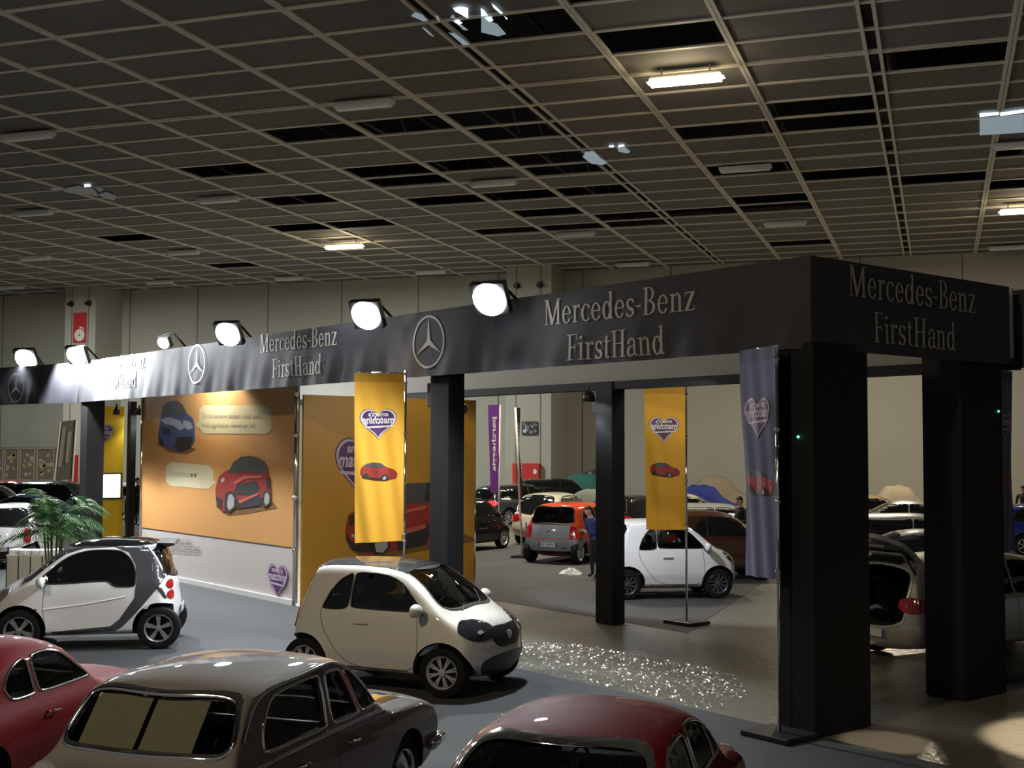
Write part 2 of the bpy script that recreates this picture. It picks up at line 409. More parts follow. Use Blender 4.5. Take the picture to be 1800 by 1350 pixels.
def decal(name, bvh, pts, m, parent, off=.006, step=.07, thick=.012, out=None, smooth=True, curve=True, expect=None):
    """a sheet cut to the outline pts (3D, roughly on the body) and laid on the body"""
    pts = [Vector(p) for p in pts]; c, n = _plane(pts)
    if out is not None:
        if n.dot(Vector(out)) < 0: n = -n
        n = Vector(out).normalized() if expect is None else n
    elif n.dot(c - Vector((c.x * .6, 0, .6))) < 0: n = -n
    a = n.orthogonal().normalized()
    if abs(n.z) < .9: a = Vector((0, 0, 1)).cross(n).normalized()
    b = n.cross(a)
    P2 = [((p - c).dot(a), (p - c).dot(b)) for p in pts]
    if curve: P2 = [tuple(q) for q in resample(catmull(P2, 6), step=.03, closed=True)]
    bm = poly_bm([P2], step)
    bad = []
    for v in bm.verts:
        p = c + a * v.co.x + b * v.co.y; h, hn = shoot(bvh, p, n)
        if h is None: bad.append(v); v.co = p; continue
        v.co = h + (hn if hn.dot(n) > .2 else n) * off
    if bad: bmesh.ops.delete(bm, geom=bad, context='VERTS')
    if not bm.faces: bm.free(); return None
    if thick:
        bmesh.ops.recalc_face_normals(bm, faces=bm.faces)
        f0 = next(iter(bm.faces))
        if f0.normal.dot(n) < 0: bmesh.ops.reverse_faces(bm, faces=bm.faces)
        be = [e for e in bm.edges if e.is_boundary]; nv = {}
        for e in be:
            for v in e.verts:
                if v not in nv: nv[v] = bm.verts.new(v.co - n * thick)
        for e in be: bm.faces.new((e.verts[0], e.verts[1], nv[e.verts[1]], nv[e.verts[0]]))
        bmesh.ops.recalc_face_normals(bm, faces=bm.faces)
    me = bpy.data.meshes.new(name); bm.to_mesh(me); bm.free(); me.materials.append(m)
    me.polygons.foreach_set('use_smooth', [True] * len(me.polygons))
    me.set_sharp_from_angle(angle=math.radians(50))
    o = bpy.data.objects.new(name, me); COL.objects.link(o); o.parent = parent
    return o
def strip(name, bvh, pts, m, parent, w=.02, h=.008, closed=False, out=None, curve=True, lift=0.0):
    pts = [Vector(p) for p in pts]
    if out is None: c, n = _plane(pts)
    else: n = Vector(out).normalized()
    c = sum(pts, Vector()) / len(pts)
    if out is None and n.dot(c - Vector((c.x * .6, 0, .6))) < 0: n = -n
    P = np.array([tuple(p) for p in pts])
    if curve:
        a = n.orthogonal().normalized(); b = n.cross(a)
        P2 = [((p - c).dot(a), (p - c).dot(b)) for p in pts]; C2 = catmull(P2, 6, closed)
        P = np.array([tuple(c + a * q[0] + b * q[1]) for q in C2])
    P = resample(P, step=.035, closed=closed); N = len(P); V = []; ok = True
    for i in range(N):
        p = Vector(P[i]); t = Vector(P[(i + 1) % N if closed else min(i + 1, N - 1)]) - Vector(P[(i - 1) % N if closed else max(i - 1, 0)])
        s = t.cross(n).normalized()
        for k, hh in ((-.5, -.004), (-.3, h), (.3, h), (.5, -.004)):
            q = p + s * w * k; g, gn = shoot(bvh, q, n)
            if g is None: g = V[-4] - n * (hh + lift) if len(V) >= 4 else q
            V.append(g + n * (hh + lift))
    F = []
    for i in range(N if closed else N - 1):
        j = (i + 1) % N
        for k in range(3): F.append((i * 4 + k, i * 4 + k + 1, j * 4 + k + 1, j * 4 + k))
    return link_mesh(name, V, F, m, parent)

def tyre_bm(r, w):
    bm = bmesh.new(); ri = r * .66; h = w / 2
    add_lathe(bm, [(ri, -h * .8), (ri + .01, -h * .95), (r * .86, -h), (r * .97, -h * .85), (r, -h * .6), (r, h * .6), (r * .97, h * .85), (r * .86, h), (ri + .01, h * .95), (ri, h * .8), (ri * .97, h * .1), (.02, h * .05)], 'Y', 36)
    return bm
def rim_bm(r, w, style):
    bm = bmesh.new(); h = w / 2; R = r * .67
    add_lathe(bm, [(R * .86, h * .55), (R * .9, h * .85), (R * .97, h * .98), (R, h * .9), (R * .98, h * .5), (R * .9, h * .2), (R * .86, h * .55)], 'Y', 36, cap=False)
    if style == 'steel':
        add_lathe(bm, [(R * .88, h * .3), (R * .7, h * .55), (R * .5, h * .35), (R * .42, h * .75), (R * .3, h * .95), (R * .02, h * 1.05)], 'Y', 28, cap=False)
    else:
        n = {'v8': 8, 's5': 5, 's10': 10, 's7': 7}[style]
        add_lathe(bm, [(.02, h * .95), (R * .2, h * .9), (R * .24, h * .6), (R * .22, h * .1)], 'Y', 20)
        for k in range(n):
            a = 2 * math.pi * k / n
            for da in ((-.10, .10) if style in ('v8', 's10') else ((-.10, .10) if style == 's5' else (0,))):
                d0 = a + da * .6; d1 = a + da; ww = R * (.045 if style in ('v8', 's10') else .085)
                v = []
                for (rr, d, yy) in ((R * .2, d0, .72), (R * .92, d1, .78)):
                    c = Vector((math.cos(d) * rr, 0, math.sin(d) * rr)); t = Vector((-math.sin(d), 0, math.cos(d))) * ww
                    for s in (-1, 1):
                        for q in (yy * h - .03, yy * h): v.append(bm.verts.new(c + t * s + Vector((0, q, 0))))
                for f in ((0, 1, 3, 2), (4, 6, 7, 5), (0, 4, 5, 1), (2, 3, 7, 6), (1, 5, 7, 3), (0, 2, 6, 4)): bm.faces.new([v[i] for i in f])
    return bm
_WH = {}
def wheels(root, sp, rimmat, scale=1):
    key = (sp['wr'], sp.get('ww', .17), sp['rim'])
    if key not in _WH:
        bm = tyre_bm(key[0], key[1]); bmesh.ops.recalc_face_normals(bm, faces=bm.faces); a = bpy.data.meshes.new('wheel'); bm.to_mesh(a); bm.free(); a.materials.append(M['rubber'])
        bm = rim_bm(*key); bmesh.ops.recalc_face_normals(bm, faces=bm.faces); b = bpy.data.meshes.new('rim'); bm.to_mesh(b); bm.free(); b.materials.append(rimmat)
        for me in (a, b): me.polygons.foreach_set('use_smooth', [True] * len(me.polygons)); me.set_sharp_from_angle(angle=math.radians(40))
        _WH[key] = (a, b)
    a, b = _WH[key]
    if b.materials[0] != rimmat: b = b.copy(); b.materials[0] = rimmat
    for x in (sp['wb'] / 2, -sp['wb'] / 2):
        for s in (1, -1):
            o = bpy.data.objects.new('wheel', a); COL.objects.link(o); o.parent = root
            hw = float(halfwidth(sp, x, .35)); o.location = (x, s * (hw - key[1] / 2 - sp.get('inset', .02)), key[0])
            o.rotation_euler = (0, .3 * x, 0 if s > 0 else math.pi)
            q = bpy.data.objects.new('rim', b); COL.objects.link(q); q.parent = o

def bool_cut(ob, cutters):
    for c in cutters:
        md = ob.modifiers.new('cut', 'BOOLEAN'); md.operation = 'DIFFERENCE'; md.object = c; md.solver = 'EXACT'
    dg = bpy.context.evaluated_depsgraph_get(); me = bpy.data.meshes.new_from_object(ob.evaluated_get(dg))
    ob.modifiers.clear(); ob.data = me
    for c in cutters: bpy.data.objects.remove(c)
def cutter(bm):
    bmesh.ops.recalc_face_normals(bm, faces=bm.faces); bmesh.ops.triangulate(bm, faces=bm.faces)
    me = bpy.data.meshes.new('cut'); bm.to_mesh(me); bm.free(); o = bpy.data.objects.new('cut', me); COL.objects.link(o); return o
def prism(poly, axis, a, b):
    bm = bmesh.new(); pl = resample(catmull(poly, 5), step=.045, closed=True) if len(poly) > 2 else poly
    mk = (lambda p, t: (p[0], t, p[1])) if axis == 'y' else (lambda p, t: (t, p[0], p[1]))
    A = [bm.verts.new(mk(p, a)) for p in pl]; B = [bm.verts.new(mk(p, b)) for p in pl]; n = len(pl)
    bm.faces.new(A); bm.faces.new(B[::-1])
    for i in range(n): bm.faces.new((A[i], B[i], B[(i + 1) % n], A[(i + 1) % n]))
    return cutter(bm)

def build_car(sp, col, label, cat='car', loc=(0, 0, 0), ang=0, scale=1, zk=1, res=1., hollow=True, rim='alloy', group=None, name='car', extras=None, glass='glass'):
    """ang: heading in degrees clockwise from +Y, seen from above"""
    if sp.get('side') and not sp.get('_s'): sp['side'] = [sharpen([Vector((a, b, 0)) for a, b in q]) for q in sp['side']]; sp['_s'] = 1
    root = empty(name, (loc[0], loc[1], .007), math.radians(90 - ang)); root.scale = (scale, scale, scale * zk)
    tag(root, label, cat, group)
    bm = body_mesh(sp, int(70 * res), max(8, int(18 * res)))
    bvh = bvh_of(bm)
    me = bpy.data.meshes.new('body'); bm.to_mesh(me); bm.free(); me.materials.append(col)
    body = bpy.data.objects.new('body', me); COL.objects.link(body)
    cut = []
    for x in (sp['wb'] / 2, -sp['wb'] / 2):
        for s in (1, -1):
            b2 = bmesh.new(); hw = float(halfwidth(sp, x, .4)); rr = sp['wr'] + sp.get('gap', .055)
            zt = sp['wr'] + .01 + sp.get('arch_up', 0)
            add_lathe(b2, [(rr, s * (hw - .27)), (rr, s * (hw + .3))], 'Y', 40, (x, 0, zt)); cut.append(cutter(b2))
    if hollow:
        for pl in sp['side']: cut.append(prism(pl, 'y', -1.3, 1.3))
        if sp.get('ws'): cut.append(prism(sp['ws'], 'x', sp['xmid'], 3.2))
        if sp.get('rw'): cut.append(prism(sp['rw'], 'x', -3.2, sp['xmid']))
        b2 = bmesh.new()
        for x, z in sp['cabin']:
            for s in (1, -1): b2.verts.new((x, s * (float(halfwidth(sp, x, z)) - .075), z))
        bmesh.ops.convex_hull(b2, input=b2.verts); cut.append(cutter(b2))
    if sp.get('boot'): cut.append(prism(sp['boot'], 'x', -3.2, sp['boot_x']))
    bool_cut(body, cut)
    me = body.data; body.parent = root
    if len(me.materials) == 0: me.materials.append(col)
    while len(me.materials) < 2: me.materials.append(M['interior'])
    idx = []; sm = []
    for p in me.polygons:
        h = bvh.find_nearest(p.center)
        inside = h[3] is not None and h[3] > .010
        if not inside and h[1] is not None and abs(h[1].dot(p.normal)) < .5: inside = p.area > .0004
        idx.append(1 if inside else 0); sm.append(True)
    me.polygons.foreach_set('material_index', idx); me.polygons.foreach_set('use_smooth', sm)
    me.set_sharp_from_angle(angle=math.radians(38)); me.update()
    gm = M[glass] if hollow else M['oglass']; go = -.010 if hollow else .004
    for k, pl in enumerate(sp['side']):
        for s in (1, -1):
            n = 'side_window'
            pts = [(x, s * sp['W'], z) for x, z in pl]
            g = decal(n, bvh, pts, gm, root, off=go, out=(0, s, 0), thick=.005 if hollow else .008)
            if g and sp.get('trim'): strip('window_trim', bvh, [(x, s * sp['W'], z) for x, z in pl], sp['trim'], g, w=.020, h=.008, closed=True, out=(0, s, 0))
            elif g: strip('window_seal', bvh, [(x, s * sp['W'], z) for x, z in pl], M['plastic'], g, w=.022, h=.004, closed=True, out=(0, s, 0))
    for key, nm, s in (('ws', 'windshield', 1), ('rw', 'rear_window', -1)):
        if sp.get(key) and (key, 'skip') not in sp.get('skip', ()):
            X = sp['x1'] if s > 0 else sp['x0']
            sl = sp.get(key + '_out', (s, 0, .0))
            pts = [(X * .6, y, z) for y, z in sp[key]]
            g = decal(nm, bvh, pts, gm, root, off=go, out=(s, 0, 0), thick=.005 if hollow else .008)
            if g: strip('window_trim' if sp.get('trim') else 'window_seal', bvh, pts, sp.get('trim') or M['plastic'], g, w=.04 if sp.get('trim') else .035, h=.012 if sp.get('trim') else .005, closed=True, out=(s, 0, 0))
    wheels(root, sp, M[rim])
    ctx = Shape(); ctx.root, ctx.bvh, ctx.sp, ctx.col, ctx.hollow = root, bvh, sp, col, hollow
    if sp.get('detail'): sp['detail'](ctx)
    if extras: extras(ctx)
    return root
def mirror_part(ctx, x, z, m, w=.55):
    hw = float(halfwidth(ctx.sp, x, z))
    for s in (1, -1):
        bm = bmesh.new(); bmesh.ops.create_uvsphere(bm, u_segments=18, v_segments=12, radius=1)
        for v in bm.verts:
            v.co = Vector((v.co.x * .085 * (1 if v.co.x > 0 else .45), v.co.y * .125, v.co.z * .082)) + Vector((x, s * (hw + .15), z + .06))
        o = link_bm('side_mirror', bm, m, ctx.root, smooth=True)
        bm = bmesh.new(); add_tube(bm, [(x, s * (hw - .06), z - .01), (x, s * (hw + .10), z + .03)], .028, 8); link_bm('mirror_arm', bm, M['plastic'], o, True)
def seats(ctx, xs, zb, m, top=1.05, yoff=.33, w=.46, lean=-.22, head=True, n=2):
    ys = (yoff, -yoff) if n == 2 else (0,)
    for x in xs:
        for y in ys:
            bm = bmesh.new(); R = Matrix.Rotation(lean, 3, 'Y')
            add_box(bm, (x, y, (zb + top) / 2), (.13, w, top - zb), R)
            bmesh.ops.bevel(bm, geom=list(bm.edges), offset=.045, segments=3, affect='EDGES')
            add_box(bm, (x + .28, y, zb + .06), (.5, w, .14))
            o = link_bm('seat', bm, m, ctx.root, True)
            if head:
                bm = bmesh.new(); add_box(bm, (x - .10, y, top + .12), (.09, .24, .17), R); bmesh.ops.bevel(bm, geom=list(bm.edges), offset=.03, segments=3, affect='EDGES')
                link_bm('headrest', bm, m, o, True)
def steering(ctx, x, y, z, m=None, r=.18, tilt=.45):
    bm = bmesh.new(); N = 24; pts = []
    R = Matrix.Rotation(tilt, 3, 'Y')
    for k in range(N + 1):
        a = 2 * math.pi * k / N; pts.append(R @ Vector((0, r * math.cos(a), r * math.sin(a))) + Vector((x, y, z)))
    add_tube(bm, pts, .013, 6, False)
    for a in (0, 2.2, 4.1): add_tube(bm, [Vector((x, y, z)), R @ Vector((0, r * math.cos(a), r * math.sin(a))) + Vector((x, y, z))], .012, 6)
    link_bm('steering_wheel', bm, m or M['plastic'], ctx.root, True)
def dashboard(ctx, x, z, m=None):
    hw = float(halfwidth(ctx.sp, x, z)) - .10
    bm = bmesh.new(); add_box(bm, (x, 0, z), (.30, hw * 2, .20)); bmesh.ops.bevel(bm, geom=list(bm.edges), offset=.06, segments=3, affect='EDGES')
    link_bm('dashboard', bm, m or M['interior'], ctx.root, True)
def plate(ctx, side, y, z, w=.52, h=.11, text=None):
    s = side; X = ctx.sp['x1'] if s > 0 else ctx.sp['x0']
    g, _ = shoot(ctx.bvh, Vector((X, y, z)), Vector((s, 0, 0)))
    x = g.x + s * .018
    bm = bmesh.new(); add_box(bm, (x, y, z), (.012, w, h)); p = link_bm('number_plate', bm, M['platew'], ctx.root)
    bm = bmesh.new()
    for q in (1, -1): add_box(bm, (x + s * .007, y + q * (w / 2 - .024), z), (.003, .045, h * .98))
    link_bm('plate_band', bm, M['plateb'], p)
    if text:
        pl = fit2(plain_text(text), -w * .36, w * .36, -h * .3, h * .3)
        prints('plate_lettering', pl, lambda a, b: Vector((x + s * .009, y + (a if s > 0 else -a), z + b)), M['print_black'], p, 0)
def star(name, fn, parent, m, r=.1, steps=0):
    pl = _arc(0, 0, r, r, r * .91, r * .91, 0, 360, 40)
    for k in range(3):
        a = math.radians(90 + 120 * k); l = a + math.pi / 3; q = a - math.pi / 3
        pl.append([(r * .93 * math.cos(a), r * .93 * math.sin(a)), (r * .12 * math.cos(l), r * .12 * math.sin(l)), (0, 0)])
        pl.append([(r * .93 * math.cos(a), r * .93 * math.sin(a)), (0, 0), (r * .12 * math.cos(q), r * .12 * math.sin(q))])
    return prints(name, pl, fn, m, parent, steps)

# ---- city car with two seats, newer shape
def det_453(ctx):
    r, b, sp = ctx.root, ctx.bvh, ctx.sp; Wd = sp['W']; four = sp.get('four')
    k = sp['dx']  # rear shift
    for s in (1, -1):
        decal('headlight', b, [(1.42, s * .36, .74), (1.40, s * .40, .84), (1.28, s * .56, .92), (1.10, s * .66, .90), (1.08, s * .68, .78), (1.24, s * .62, .68), (1.38, s * .46, .68)], M['lens'], r, off=.010, out=(.55, s * .83, .1), step=.05)
        decal('headlamp_reflector', b, [(1.33, s * .50, .77), (1.30, s * .54, .795), (1.27, s * .57, .77), (1.29, s * .55, .745)], M['clear'], r, off=.016, out=(.55, s * .83, .1), step=.05)
        if four: tp = [(-1.3, s * .62, .98), (-1.3, s * .74, .96), (-1.3, s * .76, .80), (-1.3, s * .74, .66), (-1.3, s * .60, .68), (-1.3, s * .585, .84)]; od = (-1, s * .25, 0)
        else: tp = [(-1.2, s * .58, 1.0), (-1.15, s * .72, .99), (-1.1, s * .76, .86), (-1.15, s * .75, .72), (-1.2, s * .60, .74), (-1.2, s * .56, .86)]; od = (-.75, s * .66, 0)
        tp = [(x + k, y, z) for x, y, z in tp]
        decal('taillight', b, tp, M['redlens'], r, off=.014, out=od, step=.05)
        # door shut lines
        if four:
            L = [[(.62, .92), (.66, .60), (.60, .33), (-.25, .30), (-.28, .60), (-.22, 1.36)], [(-.28, .31), (-.85, .33), (-1.12, .62), (-1.18, .95), (-1.0, 1.25)]]
        else: L = [[(.60, .99), (.64, .62), (.58, .34), (-.28, .34), (-.55, .60), (-.70, .92), (-.60, 1.22)]]
        for l in L: strip('door_gap', b, [(x, s * Wd, z) for x, z in l], M['plastic'], r, w=.012, h=.001, out=(0, s, 0))
        strip('sill_trim', b, [(-.50, s * Wd, .27), (.50, s * Wd, .27)], M['plastic'], r, w=.07, h=.006, out=(0, s, 0), curve=False)
        h, hn = shoot(b, Vector((.0 if four else -.12, s * Wd, .84)), Vector((0, s, 0)))
        bm = bmesh.new(); add_box(bm, h + Vector((0, s * .02, 0)), (.2, .03, .03)); link_bm('door_handle', bm, ctx.col, r, bevel=.008)
    X = sp['x1']
    decal('grille', b, [(X, .36, .80), (X, 0, .82), (X, -.36, .80), (X, -.38, .70), (X, -.26, .58), (X, 0, .56), (X, .26, .58), (X, .38, .70)], M['plastic'], r, off=.010, out=(1, 0, .1))
    decal('air_intake', b, [(X, .50, .44), (X, -.50, .44), (X, -.56, .36), (X, -.46, .27), (X, .46, .27), (X, .56, .36)], M['plastic'], r, off=.008, out=(1, 0, 0))
    for s in (1, -1): decal('fog_lamp', b, [(X, s * .60, .50), (X, s * .70, .50), (X, s * .70, .40), (X, s * .60, .40)], M['clear'], r, off=.012, out=(1, s * .3, 0))
    g, _ = shoot(b, Vector((X, 0, .70)), Vector((1, 0, 0)))
    bm = bmesh.new(); add_lathe(bm, [(.052, 0), (.052, .012), (.036, .012), (.036, 0)], 'X', 24, (g.x + .012, 0, .70)); add_box(bm, (g.x + .018, 0, .70), (.01, .02, .07)); link_bm('badge', bm, M['chrome'], r, True)
    X0 = sp['x0']
    decal('rear_valance', b, [(X0, .55, .40), (X0, -.55, .40), (X0, -.50, .24), (X0, .50, .24)], M['plastic'], r, off=.008, out=(-1, 0, 0))
    strip('tailgate_gap', b, [(X0, .60, .66), (X0, .50, .56), (X0, 0, .54), (X0, -.50, .56), (X0, -.60, .66)], M['plastic'], r, w=.014, h=.001, out=(-1, 0, 0))
    plate(ctx, -1, 0, .50 if four else .56, text='FL 612GV' if sp.get('plate') else 'FB 348PX')
    g, _ = shoot(b, Vector((X0, 0, .82)), Vector((-1, 0, 0)))
    bm = bmesh.new(); add_lathe(bm, [(.05, 0), (.05, -.012), (.032, -.012), (.032, 0)], 'X', 24, (g.x - .004, 0, .82)); add_box(bm, (g.x - .012, .02, .82), (.008, .05, .05), Matrix.Rotation(.78, 3, 'X')); link_bm('badge', bm, M['chrome'], r, True)
    mirror_part(ctx, .66, .98, sp.get('mirror') or ctx.col)
    bm = bmesh.new()
    for y in (.05, -.38): add_tube(bm, [(1.0, y, 1.0), (.90, y + .25, 1.06), (.74, y + .42, 1.17)], .008, 6)
    link_bm('wiper', bm, M['plastic'], r)
    if ctx.hollow:
        seats(ctx, [-.28] if not four else [0, -.85], .45, M['seat']); steering(ctx, .34, .33, .90); dashboard(ctx, .66, .84)
def spec_453(four=False, **kw):
    k = -.62 if four else 0      # the long one is stretched behind the front wheels
    sil = [(-1.12 + k, .21), (-1.24 + k, .34), (-1.275 + k, .52), (-1.25 + k, .70), (-1.22 + k, .88), (-1.17 + k, 1.04), (-1.04 + k, 1.36), (-.965 + k, 1.515), (-.86 + k, 1.545), (-.45 + k * .7, 1.565), (-.10 + k * .4, 1.560), (.20, 1.525), (.42, 1.46), (.62, 1.32), (.84, 1.14), (.98, 1.025), (1.10, .97), (1.26, .91), (1.37, .82), (1.425, .68), (1.435, .52), (1.42, .34), (1.34, .22), (1.0, .18), (0, .17), (-.8 + k, .18)]
    if four: sil = [(x + .31, z) for x, z in sil]
    d = .31 if four else 0
    sp = dict(sil=sil, W=.835, wb=1.873 if not four else 2.494, wr=.300, ww=.185, rim='v8', tf=.13, tr=.10,
              vert=[(0, .90), (.25, .955), (.50, 1.0), (.75, .985), (.98, .945), (1.06, .90), (1.25, .83), (1.5, .715), (1.6, .66)], dx=k + d, four=four,
              xmid=-.1, ws=[(-.60, 1.06), (0, 1.035), (.60, 1.06), (.545, 1.30), (.50, 1.455), (0, 1.475), (-.50, 1.455), (-.545, 1.30)],
              rw=[(-.62, 1.06), (0, 1.04), (.62, 1.06), (.59, 1.25), (.55, 1.44), (0, 1.46), (-.55, 1.44), (-.59, 1.25)], flare=.035, detail=det_453)
    if not four:
        sp['side'] = [[(-.70, .985), (-.62, 1.16), (-.50, 1.33), (-.36, 1.415), (-.33, 1.42), (-.33, 1.01), (-.45, .985)], [(-.30, 1.02), (-.30, 1.425), (-.05, 1.43), (.18, 1.40), (.36, 1.32), (.52, 1.17), (.67, 1.01), (.2, 1.005)]]
        sp['cabin'] = [(-1.0, .5), (-1.0, 1.06), (-.80, 1.42), (-.4, 1.48), (0, 1.48), (.25, 1.43), (.80, 1.02), (.86, .9), (.72, .42), (-.6, .42)]
    else:
        sp['side'] = [[(-.98, 1.02), (-.92, 1.22), (-.80, 1.36), (-.62, 1.40), (-.24, 1.43), (-.24, .99), (-.6, .99)], [(-.18, .99), (-.18, 1.435), (.30, 1.425), (.55, 1.36), (.72, 1.24), (.98, 1.0), (.5, .99)]]
        sp['side'] = [[(x, z) for x, z in q] for q in sp['side']]
        sp['cabin'] = [(-1.3, .5), (-1.3, 1.06), (-1.1, 1.40), (-.4, 1.48), (.3, 1.48), (.55, 1.43), (1.10, 1.02), (1.16, .9), (1.0, .42), (-.9, .42)]
    sp.update(kw); return sp
# ---- city car with two seats, older shape
def det_451(ctx):
    r, b, sp = ctx.root, ctx.bvh, ctx.sp; Wd = sp['W']
    for s in (1, -1):
        tri = [(-.62, 1.00), (-.60, 1.20), (-.50, 1.38), (-.30, 1.455), (.10, 1.44), (.35, 1.365), (.62, 1.16), (.80, 1.0), (.92, .95), (.98, .98), (.84, 1.12), (.62, 1.30), (.42, 1.42), (.15, 1.475), (-.30, 1.49), (-.74, 1.46), (-.86, 1.30), (-1.00, 1.02), (-.90, .86), (-.62, .52), (-.44, .33), (-.34, .28), (.50, .24), (.50, .285), (-.28, .345), (-.40, .44), (-.60, .74)]
        decal('safety_cell_panel', b, [(x, s * Wd, z) for x, z in tri], M['tridion'], r, off=.006, out=(0, s, 0), curve=False, step=.06)
        decal('rear_quarter_glass', b, [(-1.02, s * Wd, 1.03), (-.90, s * Wd, 1.28), (-.80, s * Wd, 1.42), (-.93, s * Wd, 1.42), (-1.08, s * Wd, 1.18), (-1.15, s * Wd, 1.05)], M['oglass'], r, off=.007, out=(0, s, 0), curve=False)
        decal('air_inlet', b, [(-.88, s * Wd, .90), (-.96, s * Wd, .87), (-1.03, s * Wd, .72), (-1.00, s * Wd, .72)][::1], M['plastic'], r, off=.008, out=(0, s, 0), curve=False)
        strip('door_gap', b, [(.60, s * Wd, .96), (.62, s * Wd, .62), (.57, s * Wd, .30)], M['plastic'], r, w=.010, h=.001, out=(0, s, 0))
        strip('crease', b, [(.62, s * Wd, .60), (.1, s * Wd, .66), (-.48, s * Wd, .76)], M['white'], r, w=.03, h=.008, out=(0, s, 0))
        for z in (.915, .765):
            decal('taillight', b, [(-1.22, s * .62, z + .05), (-1.15, s * .72, z + .05), (-1.10, s * .755, z), (-1.15, s * .72, z - .055), (-1.22, s * .62, z - .055)], M['redlens'], r, off=.012, out=(-.6, s * .8, 0), step=.04)
        decal('headlight', b, [(1.36, s * .38, .76), (1.30, s * .48, .84), (1.14, s * .60, .88), (1.08, s * .66, .80), (1.20, s * .62, .70), (1.34, s * .48, .66)], M['clear'], r, off=.010, out=(.6, s * .8, .1), step=.05)
        g, _ = shoot(b, Vector((.72, s * Wd, .60)), Vector((0, s, 0))); bm = bmesh.new(); add_box(bm, g, (.05, .015, .02)); link_bm('side_indicator', bm, M['plastic'], r, bevel=.004)
    decal('roof_panel', b, [(-.90, .50, 1.5), (-.90, -.50, 1.5), (.38, -.52, 1.5), (.38, .52, 1.5)], M['tridion'], r, off=.006, out=(0, 0, 1), curve=False, step=.08)
    decal('roof_glass', b, [(-.78, .42, 1.5), (-.78, -.42, 1.5), (.28, -.42, 1.5), (.28, .42, 1.5)], M['oglass'], r, off=.010, out=(0, 0, 1), step=.08)
    X, X0 = sp['x1'], sp['x0']
    decal('grille', b, [(X, .40, .56), (X, -.40, .56), (X, -.44, .46), (X, -.36, .38), (X, .36, .38), (X, .44, .46)], M['plastic'], r, out=(1, 0, 0))
    bm = bmesh.new()
    vs = [(-1.02, 1.44), (-.86, 1.51), (-1.10, 1.50), (-1.13, 1.475)]
    A = [bm.verts.new((x, .50, z)) for x, z in vs]; B = [bm.verts.new((x, -.50, z)) for x, z in vs]
    bm.faces.new(A); bm.faces.new(B[::-1])
    for i in range(4): bm.faces.new((A[i], B[i], B[(i + 1) % 4], A[(i + 1) % 4]))
    link_bm('spoiler', bm, M['plastic'], r, bevel=.01)
    plate(ctx, -1, 0, .52)
    mirror_part(ctx, .62, .93, ctx.col)
    seats(ctx, [-.30], .42, M['seat']); steering(ctx, .34, .33, .86); dashboard(ctx, .66, .80)
def spec_451():
    sil = [(-1.06, .22), (-1.15, .34), (-1.19, .50), (-1.18, .66), (-1.15, .80), (-1.14, .96), (-1.10, 1.07), (-1.01, 1.34), (-.94, 1.465), (-.80, 1.52), (-.40, 1.552), (0, 1.545), (.25, 1.50), (.42, 1.43), (.64, 1.27), (.84, 1.09), (.98, .985), (1.12, .93), (1.26, .84), (1.35, .72), (1.40, .56), (1.39, .36), (1.32, .22), (1.0, .18), (0, .17), (-.8, .18)]
    return dict(sil=sil, W=.78, wb=1.867, wr=.300, ww=.19, rim='s5', tf=.14, tr=.07, flare=.06,
                vert=[(0, .88), (.22, .97), (.30, .96), (.50, .965), (.75, .97), (.96, .945), (1.04, .90), (1.25, .83), (1.5, .715), (1.6, .66)], xmid=-.1,
                ws=[(-.55, 1.03), (0, 1.01), (.55, 1.03), (.51, 1.25), (.46, 1.43), (0, 1.45), (-.46, 1.43), (-.51, 1.25)],
                rw=[(-.54, 1.08), (.54, 1.08), (.50, 1.30), (.46, 1.44), (-.46, 1.44), (-.50, 1.30)],
                side=[[(-.60, .90), (-.60, 1.10), (-.53, 1.28), (-.40, 1.39), (-.20, 1.415), (.08, 1.40), (.32, 1.32), (.55, 1.14), (.70, 1.00), (.60, .955), (-.22, .985), (-.32, .90)]],
                cabin=[(-1.0, .5), (-1.0, 1.06), (-.80, 1.40), (-.4, 1.47), (0, 1.47), (.25, 1.42), (.78, 1.0), (.84, .9), (.70, .40), (-.55, .40)], detail=det_451)
